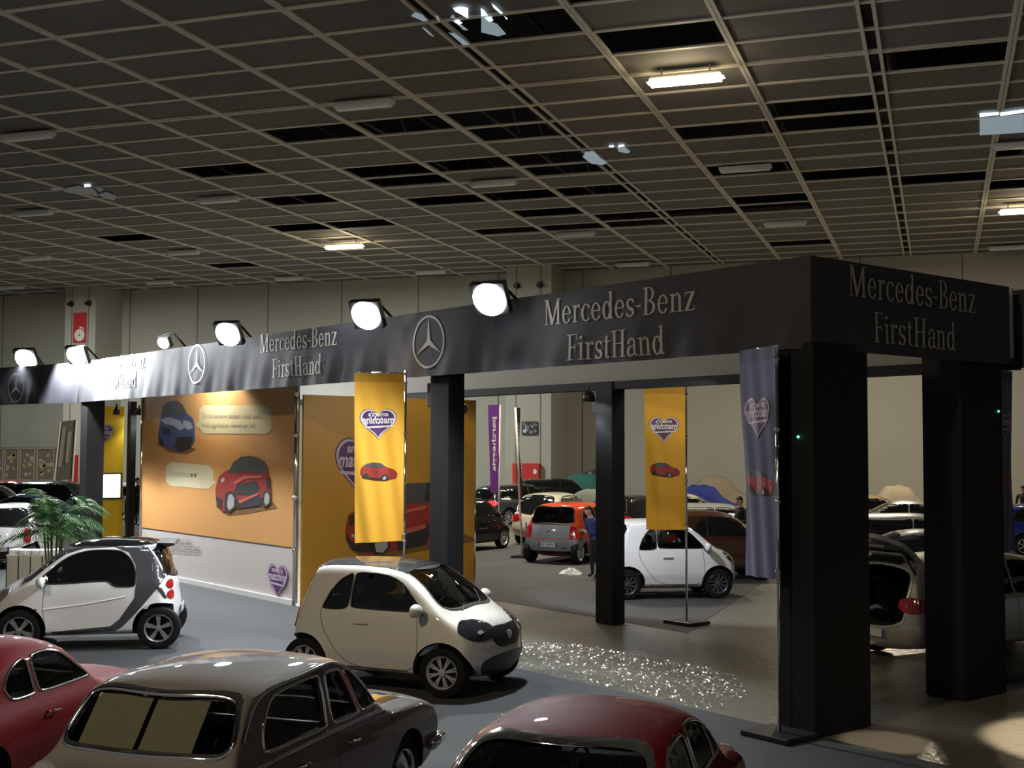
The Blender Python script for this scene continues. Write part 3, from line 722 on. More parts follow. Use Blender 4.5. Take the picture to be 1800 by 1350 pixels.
# ---- grey classic saloon, seen from behind
def det_sedan(ctx):
    r, b, sp = ctx.root, ctx.bvh, ctx.sp; Wd = sp['W']; ch = M['chrome']
    for s in (1, -1):
        strip('belt_trim', b, [(-1.75, s * Wd, .885), (-.8, s * Wd, .925), (.9, s * Wd, .925), (1.75, s * Wd, .875)], ch, r, w=.022, h=.010, out=(0, s, 0))
        strip('roof_gutter', b, [(-1.16, s * Wd, 1.10), (-.94, s * Wd, 1.31), (-.3, s * Wd, 1.378), (.30, s * Wd, 1.365), (.52, s * Wd, 1.22), (.80, s * Wd, .99)], ch, r, w=.022, h=.014, out=(0, s, 0))
        for l in ([(.92, .93), (.95, .6), (.88, .30)], [(-.02, .94), (-.02, .28)], [(-.83, .95), (-.90, .72), (-.75, .52)]):
            strip('door_gap', b, [(x, s * Wd, z) for x, z in l], M['plastic'], r, w=.010, h=.001, out=(0, s, 0))
        for x in (.10, -.72):
            g, _ = shoot(b, Vector((x, s * Wd, .83)), Vector((0, s, 0))); bm = bmesh.new(); add_tube(bm, [g, g + Vector((0, s * .04, .005)), g + Vector((.14, s * .045, .0)), g + Vector((.15, 0, 0))], .010, 8); link_bm('door_handle', bm, ch, r, True)
        g, _ = shoot(b, Vector((2.1, s * .58, .62)), Vector((1, 0, 0))); bm = bmesh.new(); add_lathe(bm, [(.105, -.05), (.105, .008), (.09, .02), (.05, .035), (.01, .04)], 'X', 24, g); link_bm('headlight', bm, M['clear'], r, True)
        bm = bmesh.new(); add_tube(bm, [(-2.02, s * .62, .56), (-2.04, s * .62, .80)], [.045, .05], 12); link_bm('taillight', bm, M['redlens'], r, True)
    for X, n in ((2.10, 'front_bumper'), (-2.14, 'rear_bumper')):
        bm = bmesh.new(); k = 1 if X > 0 else -1
        add_tube(bm, [(X - k * .42, .80, .47), (X - k * .12, .76, .47), (X, .45, .47), (X + k * .02, 0, .47), (X, -.45, .47), (X - k * .12, -.76, .47), (X - k * .42, -.80, .47)], .05, 10); link_bm(n, bm, ch, r, True)
    for s in (1,):
        h, _ = shoot(b, Vector((1.36, -Wd, .86)), Vector((0, -1, 0)))
    # two roller shades hang inside the rear window
    for y0, y1 in ((.07, .50), (-.37, .03)):
        bm = bmesh.new()
        add_frame_box(bm, (-1.29, y0, 1.02), (0, y1 - y0, 0), (.235, 0, .30), (.008, 0, -.008)); link_bm('sunshade', bm, M['sunshade'], r)
    seats(ctx, [.10], .45, M['seatred'], top=.98, w=.6, head=False); seats(ctx, [-.78], .45, M['seatred'], top=.98, yoff=0, w=1.15, n=1, head=False)
    steering(ctx, .62, .33, .92, M['cream'], r=.20, tilt=.5); dashboard(ctx, .86, .84)
    bm = bmesh.new(); add_tube(bm, [(.55, 0, 1.29), (.58, 0, 1.20)], .008, 6); add_box(bm, (.55, 0, 1.20), (.015, .18, .05)); link_bm('rear_view_mirror', bm, ch, r)
def spec_sedan():
    sil = [(-2.02, .30), (-2.10, .42), (-2.12, .62), (-2.08, .80), (-1.95, .885), (-1.7, .935), (-1.46, .965), (-1.37, 1.0), (-1.21, 1.20), (-1.07, 1.36), (-.90, 1.42), (-.30, 1.46), (.20, 1.445), (.42, 1.40), (.60, 1.27), (.84, 1.03), (.96, .955), (1.15, .935), (1.6, .90), (1.95, .83), (2.04, .72), (2.05, .50), (2.01, .34), (1.7, .24), (0, .20), (-1.6, .24)]
    return dict(sil=sil, W=.80, wb=2.50, wr=.315, ww=.16, rim='steel', tf=.06, tr=.08, flare=.01, Re=.16, Rx=.45, Rt=.085, cap=.2,
                vert=[(0, .86), (.30, .95), (.60, 1.0), (.84, .975), (.91, .95), (.945, .90), (1.0, .875), (1.2, .83), (1.40, .765), (1.5, .70)], xmid=-.1,
                ws=[(-.58, 1.0), (0, .985), (.58, 1.0), (.53, 1.20), (.48, 1.335), (0, 1.36), (-.48, 1.335), (-.53, 1.20)],
                rw=[(-.60, 1.035), (-.3, 1.02), (.3, 1.02), (.60, 1.035), (.635, 1.08), (.60, 1.25), (.56, 1.335), (0, 1.355), (-.56, 1.335), (-.60, 1.25), (-.635, 1.08)],
                side=[[(-.94, .98), (-.90, 1.14), (-.76, 1.29), (-.60, 1.325), (-.06, 1.34), (-.06, .98), (-.5, .98)], [(.02, .98), (.02, 1.34), (.26, 1.335), (.46, .98)], [(.50, .98), (.31, 1.325), (.40, 1.31), (.80, .99)]],
                cabin=[(-1.34, .9), (-1.23, 1.03), (-1.01, 1.32), (-.3, 1.37), (.30, 1.36), (.52, 1.22), (.78, 1.0), (.84, .85), (.8, .42), (-1.0, .42)],
                trim=M['chrome'], detail=det_sedan, gap=.05)
# ---- small red classic coupes
def det_coupe(ctx):
    r, b, sp = ctx.root, ctx.bvh, ctx.sp; Wd = sp['W']; ch = M['chrome']
    for s in (1, -1):
        strip('door_gap', b, [(.74, s * Wd, .86), (.76, s * Wd, .56), (.70, s * Wd, .27), (-.35, s * Wd, .27), (-.44, s * Wd, .55), (-.42, s * Wd, .90)], M['plastic'], r, w=.010, h=.001, out=(0, s, 0))
        strip('sill_trim', b, [(-.70, s * Wd, .28), (.80, s * Wd, .28)], ch, r, w=.02, h=.006, out=(0, s, 0), curve=False)
        g, _ = shoot(b, Vector((-.30, s * Wd, .74)), Vector((0, s, 0))); bm = bmesh.new(); add_tube(bm, [g, g + Vector((0, s * .04, .005)), g + Vector((.13, s * .045, .0)), g + Vector((.14, 0, 0))], .010, 8); link_bm('door_handle', bm, ch, r, True)
        g, _ = shoot(b, Vector((sp['x1'], s * .55, .57)), Vector((1, 0, 0))); bm = bmesh.new(); add_lathe(bm, [(.10, -.06), (.10, .005), (.085, .02), (.05, .035), (.01, .04)], 'X', 24, g); link_bm('headlight', bm, M['clear'], r, True)
        bm = bmesh.new(); add_tube(bm, [(sp['x0'] + .05, s * .55, .55), (sp['x0'] + .05, s * .55, .66)], [.045, .045], 12); link_bm('taillight', bm, M['redlens'], r, True)
    for X, n in ((sp['x1'], 'front_bumper'), (sp['x0'], 'rear_bumper')):
        bm = bmesh.new(); k = 1 if X > 0 else -1
        add_tube(bm, [(X - k * .30, .72, .42), (X - k * .06, .62, .42), (X + k * .03, .3, .42), (X + k * .04, 0, .42), (X + k * .03, -.3, .42), (X - k * .06, -.62, .42), (X - k * .30, -.72, .42)], .04, 10); link_bm(n, bm, ch, r, True)
    seats(ctx, [-.18], .36, M['seat'], top=.84, head=False); steering(ctx, .40, .32, .80, M['plastic'], r=.19, tilt=.5); dashboard(ctx, .62, .74)
    if sp.get('vent'):
        for s in (1, -1): strip('quarterlight_bar', b, [(.44, s * Wd, 1.13), (.56, s * Wd, .91)], ch, r, w=.018, h=.008, out=(0, s, 0), curve=False)
def spec_coupe(kind):
    if kind == 'a':   # notch-window coupe at the left edge
        sil = [(-1.85, .28), (-1.96, .42), (-1.97, .58), (-1.90, .72), (-1.60, .84), (-1.25, .93), (-1.02, 1.06), (-.80, 1.20), (-.55, 1.275), (-.15, 1.315), (.15, 1.30), (.36, 1.24), (.58, 1.06), (.76, .90), (.95, .865), (1.35, .83), (1.75, .76), (1.93, .66), (1.98, .52), (1.94, .34), (1.6, .22), (0, .19), (-1.5, .22)]
        side = [[(-.66, .90), (-.72, 1.00), (-.58, 1.12), (-.38, 1.18), (-.30, 1.185), (-.32, .90)], [(-.26, .90), (-.24, 1.19), (.02, 1.20), (.20, 1.16), (.40, 1.02), (.56, .90), (.3, .895)]]
        rw = [(-.50, .97), (.50, .97), (.46, 1.12), (.40, 1.20), (-.40, 1.20), (-.46, 1.12)]
    else:             # round-roofed coupe in the foreground
        sil = [(-1.82, .28), (-1.93, .42), (-1.94, .56), (-1.86, .70), (-1.55, .83), (-1.22, .93), (-1.08, 1.00), (-.88, 1.15), (-.66, 1.245), (-.35, 1.30), (.20, 1.31), (.50, 1.265), (.68, 1.17), (.88, 1.01), (1.02, .90), (1.15, .87), (1.50, .82), (1.80, .74), (1.98, .64), (2.04, .50), (2.0, .34), (1.7, .22), (0, .19), (-1.5, .22)]
        side = [[(-.80, .905), (-.84, .98), (-.70, 1.09), (-.50, 1.165), (-.12, 1.19), (-.08, .90)], [(-.02, .90), (-.05, 1.195), (.30, 1.19), (.50, 1.12), (.68, .99), (.80, .90), (.4, .895)]]
        rw = [(-.56, .975), (-.25, .955), (.25, .955), (.56, .975), (.60, 1.02), (.57, 1.13), (.49, 1.20), (0, 1.225), (-.49, 1.20), (-.57, 1.13), (-.60, 1.02)]
    kb = kind == 'b'
    return dict(sil=sil, W=.80 if kb else .77, wb=2.38, wr=.30, ww=.15, rim='steel', tf=.10, tr=.12, flare=.045, Re=.30, Rx=.6, Rt=.15, cap=.2, zs=.48,
                vert=[(0, .86), (.28, .95), (.55, 1.0), (.74, .965), (.82, .92), (.88, .89), (1.0, .86), (1.18, .79), (1.32, .70)] if kb else [(0, .86), (.28, .95), (.55, 1.0), (.74, .965), (.82, .90), (.88, .83), (1.0, .77), (1.18, .68), (1.32, .56)], xmid=-.1,
                ws=[(-.52, .93), (0, .915), (.52, .93), (.47, 1.08), (.42, 1.19), (0, 1.205), (-.42, 1.19), (-.47, 1.08)], rw=rw, side=side,
                cabin=[(-1.02, .8), (-.95, 1.0), (-.72, 1.17), (-.3, 1.225), (.2 if kb else 0, 1.225), (.48 if kb else .22, 1.18), (.84 if kb else .58, .93), (.92 if kb else .66, .8), (.88 if kb else .62, .36), (-.8, .36)],
                trim=M['chrome'], detail=det_coupe, vent=kind == 'b')
# ---- everyday cars of the background: hatchbacks, estates, saloons
def spec_common(L=4.1, H=1.48, W=.87, kind='hatch', hood=.95):
    f = L / 2; rr = -L / 2
    if kind == 'hatch': top = [(rr + .02, .75), (rr + .06, .95), (rr + .32, H - .12), (rr + .50, H - .03), (-.5, H), (.1, H - .01), (.50, H - .09), (1.12, hood + .05), (1.35, hood)]
    elif kind == 'wagon': top = [(rr + .02, .75), (rr + .05, .98), (rr + .22, H - .14), (rr + .42, H - .05), (-.8, H), (.1, H), (.50, H - .09), (1.12, hood + .05), (1.35, hood)]
    else: top = [(rr + .02, .75), (rr + .10, .95), (rr + .45, .99), (rr + .75, 1.02), (rr + 1.35, H - .10), (-.45, H), (.1, H - .01), (.50, H - .10), (1.12, hood + .04), (1.35, hood)]
    sil = [(rr + .16, .22), (rr + .03, .38), (rr, .55)] + top + [(f - .45, hood - .06), (f - .12, hood - .18), (f - .02, .62), (f, .48), (f - .05, .28), (f - .3, .20), (0, .18), (rr + .5, .20)]
    b = hood + .03; rx = rr + (.45 if kind != 'saloon' else .95)
    side = [[(rx, b + .04), (rx + .22, H - .20), (rx + .45, H - .125), (-.22, H - .10), (-.22, b)], [(-.16, b), (-.16, H - .10), (.18, H - .11), (.42, H - .17), (1.02, b + .01)]]
    return dict(sil=sil, W=W, wb=L * .61, wr=.315, ww=.19, rim='s7', tf=.12, tr=.09, flare=.03, Re=.28,
                vert=[(0, .88), (.28, .96), (.55, 1.0), (.85, .975), (hood, .94), (hood + .07, .88), (H - .25, .79), (H - .03, .68), (H + .1, .6)], xmid=0,
                ws=[(-.62, b + .07), (0, b + .05), (.62, b + .07), (.56, H - .25), (.52, H - .11), (0, H - .09), (-.52, H - .11), (-.56, H - .25)],
                rw=[(-.58, b + .07), (.58, b + .07), (.54, H - .24), (.50, H - .12), (-.50, H - .12), (-.54, H - .24)], side=side,
                cabin=[(rx - .05, .5), (rx, 1.0), (rx + .3, H - .10), (-.3, H - .08), (.25, H - .09), (1.0, b), (1.05, .8), (.9, .42), (rx + .2, .42)], detail=det_common)
def det_common(ctx):
    r, b, sp = ctx.root, ctx.bvh, ctx.sp; Wd = sp['W']; X, X0 = sp['x1'], sp['x0']
    lit = M['brightred'] if sp.get('lit') else M['redlens']
    for s in (1, -1):
        decal('headlight', b, [(X, s * (Wd - .10), .76), (X, s * (Wd - .40), .70), (X, s * (Wd - .38), .60), (X, s * (Wd - .10), .64)], M['clear'], r, out=(.8, s * .6, 0), off=.01)
        decal('taillight', b, [(X0, s * (Wd - .34), .92), (X0, s * (Wd - .04), .95), (X0 + .2, s * Wd, .84), (X0, s * (Wd - .06), .74), (X0, s * (Wd - .36), .80)], lit, r, out=(-.8, s * .6, 0), off=.012)
        for l in ([(.98, .9), (1.0, .55), (.9, .28)], [(-.18, .98), (-.2, .28)]): strip('door_gap', b, [(x, s * Wd, z) for x, z in l], M['plastic'], r, w=.012, h=.001, out=(0, s, 0))
    decal('grille', b, [(X, .42, .62), (X, -.42, .62), (X, -.36, .46), (X, .36, .46)], M['plastic'], r, out=(1, 0, 0))
    plate(ctx, -1, 0, sp.get('pz', .66))
    mirror_part(ctx, .86, .98, ctx.col)
# ------------------------------------------------------------------ the hall
WY, CZ = 62.6, 12.4
def floor_mat():
    m = mat('polished_concrete', (.20, .19, .16), .26, noise=.25, nscale=.55, spec=.5)
    nt = m.node_tree; b = nt.nodes['Principled BSDF']; tc = nt.nodes.new('ShaderNodeTexCoord')
    v = nt.nodes.new('ShaderNodeTexNoise'); v.inputs['Scale'].default_value = 9; v.inputs['Detail'].default_value = 4
    bp = nt.nodes.new('ShaderNodeBump'); bp.inputs['Strength'].default_value = .6; bp.inputs['Distance'].default_value = .02
    nt.links.new(tc.outputs['Object'], v.inputs['Vector']); nt.links.new(v.outputs['Fac'], bp.inputs['Height']); nt.links.new(bp.outputs[0], b.inputs['Normal'])
    return m
def plane_obj(name, pts, m, parent=None):
    return link_mesh(name, pts, [tuple(range(len(pts)))], m, parent, smooth=False)
bm = bmesh.new(); add_box(bm, (-20, 33, -.05), (130, 70, .1)); structure(link_bm('floor', bm, floor_mat()))
M['wall'] = mat('painted_wall', (.385, .38, .33), .8, noise=.10, nscale=.25)
M['wallgrey'] = mat('painted_grey_wall', (.33, .34, .31), .8, noise=.10, nscale=.25)
M['joint'] = mat('wall_joint', (.16, .15, .13), .9)
def walls():
    bm = bmesh.new(); add_box(bm, (-20, WY + .15, 7.7), (130, .3, 15.4)); structure(link_bm('wall_back', bm, M['wall']))
    bm = bmesh.new()
    for k in range(-13, 9): add_box(bm, (-3.6 + k * 4.7, WY - .006, CZ / 2), (.06, .02, CZ))
    structure(link_bm('trim_1', bm, M['joint']))
    n = 0
    for px, w in ((141, 2.15), (929, 2.45)):
        n += 1
        p = atplane(px, 560, (0, WY - 2.5, 0), (0, 1, 0)); x = p.x
        bm = bmesh.new(); add_box(bm, (x, WY - 1.25, CZ / 2), (w, 2.5, CZ))
        structure(link_bm('wall_pilaster_left' if n == 1 else 'wall_pilaster_right', bm, M['wall']))
        bm = bmesh.new()
        for q in (-w * .27, w * .27): add_box(bm, (x + q, WY - 2.505, CZ / 2), (.05, .02, CZ))
        structure(link_bm('trim_%d' % (n + 1), bm, M['joint']))
        for i, q in enumerate((-.62, .62)):
            z = CZ - 1.05
            bm = bmesh.new(); add_tube(bm, [(x + q, WY - 2.5, z), (x + q, WY - 2.62, z)], .17, 14); add_box(bm, (x + q, WY - 2.72, z - .03), (.2, .2, .16)); o = link_bm('wall_spotlight', bm, M['plastic'])
            tag(o, 'small dark spotlight high on the %s pilaster, the %s of its pair' % ('left' if n == 1 else 'middle', 'left' if i == 0 else 'right'), 'spotlight')
walls()
# red sign with a round white number on the left pilaster
M['signred'] = mat('sign_red', (.50, .03, .03), .5); M['signwhite'] = mat('sign_white', (.72, .70, .66), .5)
M['print_yellow'] = mat('print_yellow', (.60, .36, .05), .5)
def sign():
    pl = ((0, WY - 2.53, 0), (0, 1, 0)); a = atplane(130, 550, *pl); b = atplane(151, 602, *pl)
    r = empty('number_sign', ((a.x + b.x) / 2, WY - 2.5, b.z)); tag(r, 'tall red sign with a round white 6 on the left wall pilaster', 'sign')
    w, h = b.x - a.x, a.z - b.z
    bm = bmesh.new(); add_box(bm, (0, -.03, h / 2), (w, .05, h)); link_bm('sign_board', bm, M['signred'], r)
    cx, cz, R = 0, h * .25, w * .40
    g = _arc(cx, cz, R, R, R * .16, R * .16, 0, 360, 30) + _arc(cx, cz + R * .5, R * .98, R * .95, R * .98, R * .62, 20, 90, 8)
    g = [[(x, z) for x, z in q] for q in g]
    prints('number', g, lambda x, z: Vector((x, -.06, z)), M['signwhite'], r, 0)
sign()
def flat_thing(name, px0, py0, px1, py1, Y, th, m, label, cat, group=None):
    a = atplane(px0, py0, (0, Y, 0), (0, 1, 0)); b = atplane(px1, py1, (0, Y, 0), (0, 1, 0))
    r = empty(name, ((a.x + b.x) / 2, Y, b.z)); tag(r, label, cat, group)
    bm = bmesh.new(); add_box(bm, (0, -th / 2, (a.z - b.z) / 2), (b.x - a.x, th, a.z - b.z)); link_bm('board' if cat != 'cabinet' else 'body', bm, m, r, bevel=.01)
    return r, b.x - a.x, a.z - b.z
PY = WY - 2.53
r, w, h = flat_thing('fire_hose_cabinet', 904, 814, 950, 857, PY, .3, M['signred'], 'red fire hose cabinet low on the middle wall pilaster', 'cabinet')
bm = bmesh.new(); add_box(bm, (-w * .33, -.32, h / 2), (w * .02, .02, h)); link_bm('door_gap', bm, M['plastic'], r)
prints('round_sticker', _arc(w * .36, h * .66, .10, .13, 0, 0, 0, 360, 20), lambda x, z: Vector((x, -.315, z)), M['signwhite'], r, 0)
prints('emblem', [[(w * .08, h * .28), (w * .17, h * .18), (w * .26, h * .28), (w * .21, h * .36), (w * .17, h * .40), (w * .13, h * .36)]], lambda x, z: Vector((x, -.315, z)), M['print_yellow'], r, 0)
def blotch(name, base, cols, seed, w, h, yy, parent, n=9):
    rnd = random.Random(seed)
    for k, c in enumerate(cols):
        pl = []
        for i in range(n):
            cx, cz, rr = rnd.uniform(-w * .36, w * .36), rnd.uniform(h * .15, h * .82), rnd.uniform(.06, .17) * min(w, h)
            pl.append([(cx + rr * rnd.uniform(.6, 1.2) * math.cos(a), cz + rr * rnd.uniform(.6, 1.2) * math.sin(a)) for a in [2 * math.pi * q / 8 for q in range(8)]])
        for i, q in enumerate(pl):
            pass
        prints(name, pl, lambda x, z, k=k: Vector((x, yy - .004 * (k + 1), z)), c, parent, 0)
M['photo_dark'] = mat('photo_dark', (.03, .03, .035), .5); M['photo_light'] = mat('photo_light', (.55, .57, .62), .5); M['photo_mid'] = mat('photo_grey', (.20, .20, .24), .5)
r, w, h = flat_thing('wall_picture', 918, 741, 945, 764, PY, .06, M['photo_dark'], 'small black and white picture hung on the middle wall pilaster', 'picture')
blotch('photo_print', None, [M['photo_light'], M['photo_mid']], 3, w * 1.1, h, -.06, r, 8)
M['poster'] = mat('poster_brown', (.15, .125, .09), .7); M['poster2'] = mat('poster_gold', (.42, .31, .14), .7); M['poster3'] = mat('poster_pale', (.34, .30, .24), .7)
M['plinth'] = mat('poster_wall', (.19, .17, .14), .8)
for i, (x0, x1) in enumerate(((-16, 6), (11, 33), (38, 62), (68, 96))):
    r, w, h = flat_thing('framed_poster', x0, 789, x1, 845, WY - 1.2, .08, M['poster'], ['cut-off brown poster at the left edge, first on the back wall', 'brown poster second from the left edge on the back wall', 'brown poster third from the left edge with pale blotches', 'brown poster beside the leaning black banner on the back wall'][i], 'poster')
    blotch('poster_print', None, [M['poster3'], M['poster2']], 11 + i, w, h, -.08, r, 6)
    bm = bmesh.new(); add_box(bm, (-w / 2, -.1, h / 2), (.06, .06, h)); add_box(bm, (w / 2, -.1, h / 2), (.06, .06, h)); add_box(bm, (0, -.1, h), (w, .06, .06)); add_box(bm, (0, -.1, .03), (w, .06, .06)); link_bm('frame', bm, M['poster3'], r)
a = atplane(-30, 786, (0, WY - 1.2, 0), (0, 1, 0)); b = atplane(104, 786, (0, WY - 1.2, 0), (0, 1, 0))
bm = bmesh.new(); add_box(bm, ((a.x + b.x) / 2, WY - 1.12, a.z * .5), (b.x - a.x, .14, a.z)); tag(link_bm('partition', bm, M['plinth']), 'low brown partition carrying the framed posters at the back', 'partition')

# ---- suspended ceiling
AX = [-30.08, -27.16, -24.38, -21.40, -19.08, -16.06, -13.20, -10.39, -7.37, -4.46, -1.38, 1.68]
AX = [-30.08 - 2.9 * k for k in range(12, 0, -1)] + AX + [1.68 + 3 * k for k in range(1, 9)]
i0 = 12   # index of line -10
Y0, DY = 30.08, 10.498; ST = DY / 6
def slot(i): return {0: .32, -3: .30}.get(i, .0)
def ceiling():
    bm = bmesh.new(); rnd = random.Random(5)
    openc = set()
    def op(i, *js):
        for j in js: openc.add((i, j))
    # openings counted from the picture: (line index on the left, row after Y0)
    for px, py in ((560, 232), (700, 215), (850, 208), (930, 233), (1010, 3), (1160, 65), (1245, 235), (1310, 298), (735, 297), (850, 287), (985, 277), (735, 318), (990, 300), (790, 350), (905, 347), (1040, 333),
                   (960, 375), (1095, 378), (895, 403), (1000, 396), (1125, 394), (1240, 375), (1445, 192), (1455, 218), (1280, 232), (1490, 308), (1658, 315), (1660, 100), (1365, 352), (1365, 363), (1250, 371),
                   (1405, 425), (1770, 325), (390, 298), (525, 350), (530, 397), (610, 391), (440, 467), (225, 412), (670, 300), (720, 317), (862, 30), (640, 225), (780, 212), (1775, 262)):
        p = atz(px, py, CZ); q = max(k for k in range(len(AX)) if AX[k] < p.x); openc.add((q - i0 - 10, math.floor((p.y - Y0) / ST)))
    x0, x1 = AX[0], AX[-1]
    rows = range(-14, 19)
    for q in range(len(AX) - 1):
        i = q - i0 - 10 + 0
        xa = AX[q] + slot(i) / 2; xb = AX[q + 1] - slot(i + 1) / 2
        for j in rows:
            ya = Y0 + j * ST; yb = ya + ST
            if (i, j) in openc or ya > WY: continue
            yb = min(yb, WY)
            v = [bm.verts.new(p) for p in ((xa, ya, CZ), (xb, ya, CZ), (xb, yb, CZ), (xa, yb, CZ))]; bm.faces.new(v)
    m = mat('dark_ceiling_panel', (.140, .136, .130), .85, noise=.25, nscale=.35)
    ob = link_bm('ceiling', bm, m); structure(ob)
    bm = bmesh.new(); add_box(bm, (-20, 33, 15.2), (130, 70, .1)); structure(link_bm('ceiling_roof', bm, mat('roof_deck', (.006, .007, .011), .9)))
    bm = bmesh.new(); g = bmesh.new()
    L = WY - 4
    for q, x in enumerate(AX):
        i = q - i0 - 10; s = slot(i)
        for dx in ((-s / 2, s / 2) if s else (-.05, .05)): add_box(bm, (x + dx, 4 + L / 2, CZ - .015), (.085, L, .07))
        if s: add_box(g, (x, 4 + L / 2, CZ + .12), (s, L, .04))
    for j in rows:
        y = Y0 + j * ST
        if y > WY: break
        big = j % 6 == 0
        add_box(bm, ((x0 + x1) / 2, y, CZ - .012), (x1 - x0, .13 if not big else .11, .05))
        if big: add_box(bm, ((x0 + x1) / 2, y - .16, CZ - .012), (x1 - x0, .07, .06))
    structure(link_bm('ceiling_grid', bm, mat('ceiling_rail', (.62, .60, .53), .6)))
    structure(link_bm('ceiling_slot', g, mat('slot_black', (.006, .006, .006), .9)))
    # trusses and pipes over the open cells
    bm = bmesh.new()
    for k in range(12):
        x = -34 + k * 4.1
        add_tube(bm, [(x, 8, 13.6), (x, WY - 1, 13.6)], .06, 6); add_tube(bm, [(x, 8, 14.9), (x, WY - 1, 14.9)], .06, 6)
        y = 8
        while y < WY - 4: add_tube(bm, [(x, y, 13.6), (x, y + 1.6, 14.9), (x, y + 3.2, 13.6)], .035, 5, False); y += 3.2
    structure(link_bm('ceiling_truss', bm, mat('truss_steel', (.10, .11, .13), .6)))
    # daylight seen where the panels are broken
    day = mat('daylight_glazing', (.3, .4, .45), .5, emit=(.68, .86, 1), estr=1.6); dim = mat('dim_daylight_glazing', (.3, .4, .45), .5, emit=(.55, .72, .85), estr=.30)
    def shard(n, polys, m):
        bm = bmesh.new()
        for pl in polys: bm.faces.new([bm.verts.new(atz(x, y, CZ - .06)) for x, y in pl])
        bmesh.ops.triangulate(bm, faces=bm.faces); structure(link_bm('window_%d' % n, bm, m))
    shard(1, [[(796, 14), (810, 11), (823, 14), (823, 33), (811, 26), (800, 20)], [(845, 14), (850, 17), (858, 27), (846, 29)], [(851, 31), (864, 30), (867, 36), (860, 39)], [(864, 6), (870, 10), (884, 23), (881, 25), (868, 14)], [(797, 38), (805, 35), (813, 40), (808, 44)], [(886, 28), (892, 32), (891, 35)]], day)
    shard(2, [[(846, 29), (858, 32), (866, 39), (874, 42), (890, 60), (876, 64), (846, 57)], [(722, 28), (729, 22), (742, 25), (752, 36), (745, 38)], [(791, 31), (796, 25), (802, 33)], [(788, 57), (800, 59), (826, 78), (815, 80)], [(740, 47), (748, 50), (764, 65), (756, 62)], [(803, 42), (812, 44), (823, 53), (815, 53)], [(766, 27), (770, 28), (773, 38), (769, 36)]], dim)
    shard(3, [[(1722, 199), (1756, 197), (1756, 202), (1722, 206)], [(1758, 198), (1800, 192), (1800, 198), (1758, 204)], [(1070, 256), (1079, 255), (1079, 259), (1071, 259)], [(1086, 255), (1097, 254), (1098, 257), (1088, 259)], [(148, 324), (159, 324), (160, 328), (148, 329)]], day)
    shard(4, [[(1722, 208), (1800, 200), (1800, 233), (1722, 238)], [(1030, 266), (1044, 266), (1055, 278), (1068, 286), (1060, 290), (1040, 288), (1024, 276)], [(1084, 259), (1098, 258), (1108, 266), (1104, 270), (1088, 267)]], dim)
    dd = mat('faint_daylight_glazing', (.18, .2, .21), .7, emit=(.6, .65, .66), estr=.06)
    shard(5, [[(86, 331), (104, 328), (108, 334), (96, 336)], [(110, 336), (120, 329), (130, 330), (138, 326), (148, 330), (162, 330), (170, 338), (172, 346), (158, 342), (140, 340), (124, 340)], [(166, 330), (176, 329), (182, 334), (176, 338)], [(172, 342), (186, 337), (204, 344), (202, 352), (188, 350)]], dd)
ceiling()
# ---- strip lights, most of them off
M['fixture'] = mat('fixture_white', (.62, .64, .65), .5); M['diffuser'] = mat('unlit_diffuser', (.75, .79, .82), .35)
M['lampglow'] = mat('lit_warm_diffuser', (1, .85, .6), .4, emit=(1, .80, .46), estr=9)
fx = [(639, 188, 125, 'largest unlit strip light, upper centre of the ceiling'), (50, 243, 105, 'unlit strip light at the left edge of the ceiling'), (385, 354, 90, 'unlit strip light catching white light left of the centre'),
      (867, 325, 98, 'unlit strip light with a bright face beside black openings'), (1310, 299, 105, 'unlit strip light in a black recess right of the centre'), (1380, 395, 85, 'unlit strip light below the one in the black recess'),
      (1012, 414, 75, 'small unlit strip light above the middle fascia lettering'), (60, 377, 75, 'dim strip light under the faint daylight patch at the left'), (62, 455, 70, 'very dim strip light at lower left of the ceiling'),
      (323, 446, 62, 'dim strip light between the left dark slots'), (280, 498, 50, 'tiny strip light just above the back wall, right of the left pilaster'), (508, 491, 55, 'faint strip light above the back wall, below the lit lamp'),
      (757, 480, 60, 'faint strip light above the wall, left of the middle pilaster'), (1113, 467, 65, 'faint strip light above the wall, right of the middle pilaster'), (20, 507, 50, 'tiny strip light at the left edge, left of the pilaster top'),
      (1772, 438, 72, 'pale strip light at the right edge just above the wall'), (1800, 258, 64, 'strip light at the right edge under the daylight patch')]
proto = None
for px, py, wpx, lb in fx:
    p = atz(px, py, CZ - .22); Lm = 1.72
    if proto is None:
        r = empty('ceiling_light', p)
        bm = bmesh.new(); add_box(bm, (0, 0, .08), (Lm, .34, .10)); link_bm('housing', bm, M['fixture'], r, bevel=.015)
        bm = bmesh.new(); add_box(bm, (0, 0, 0), (Lm * .94, .26, .09)); link_bm('diffuser', bm, M['diffuser'], r, bevel=.02)
        bm = bmesh.new(); add_tube(bm, [(-.6, 0, .1), (-.6, 0, .24)], .02, 6); add_tube(bm, [(.6, 0, .1), (.6, 0, .24)], .02, 6); link_bm('hanger', bm, M['fixture'], r)
        proto = r
    else: r = copy_tree(proto); r.location = p
    tag(r, lb, 'ceiling light', 'unlit strip lights under the ceiling')
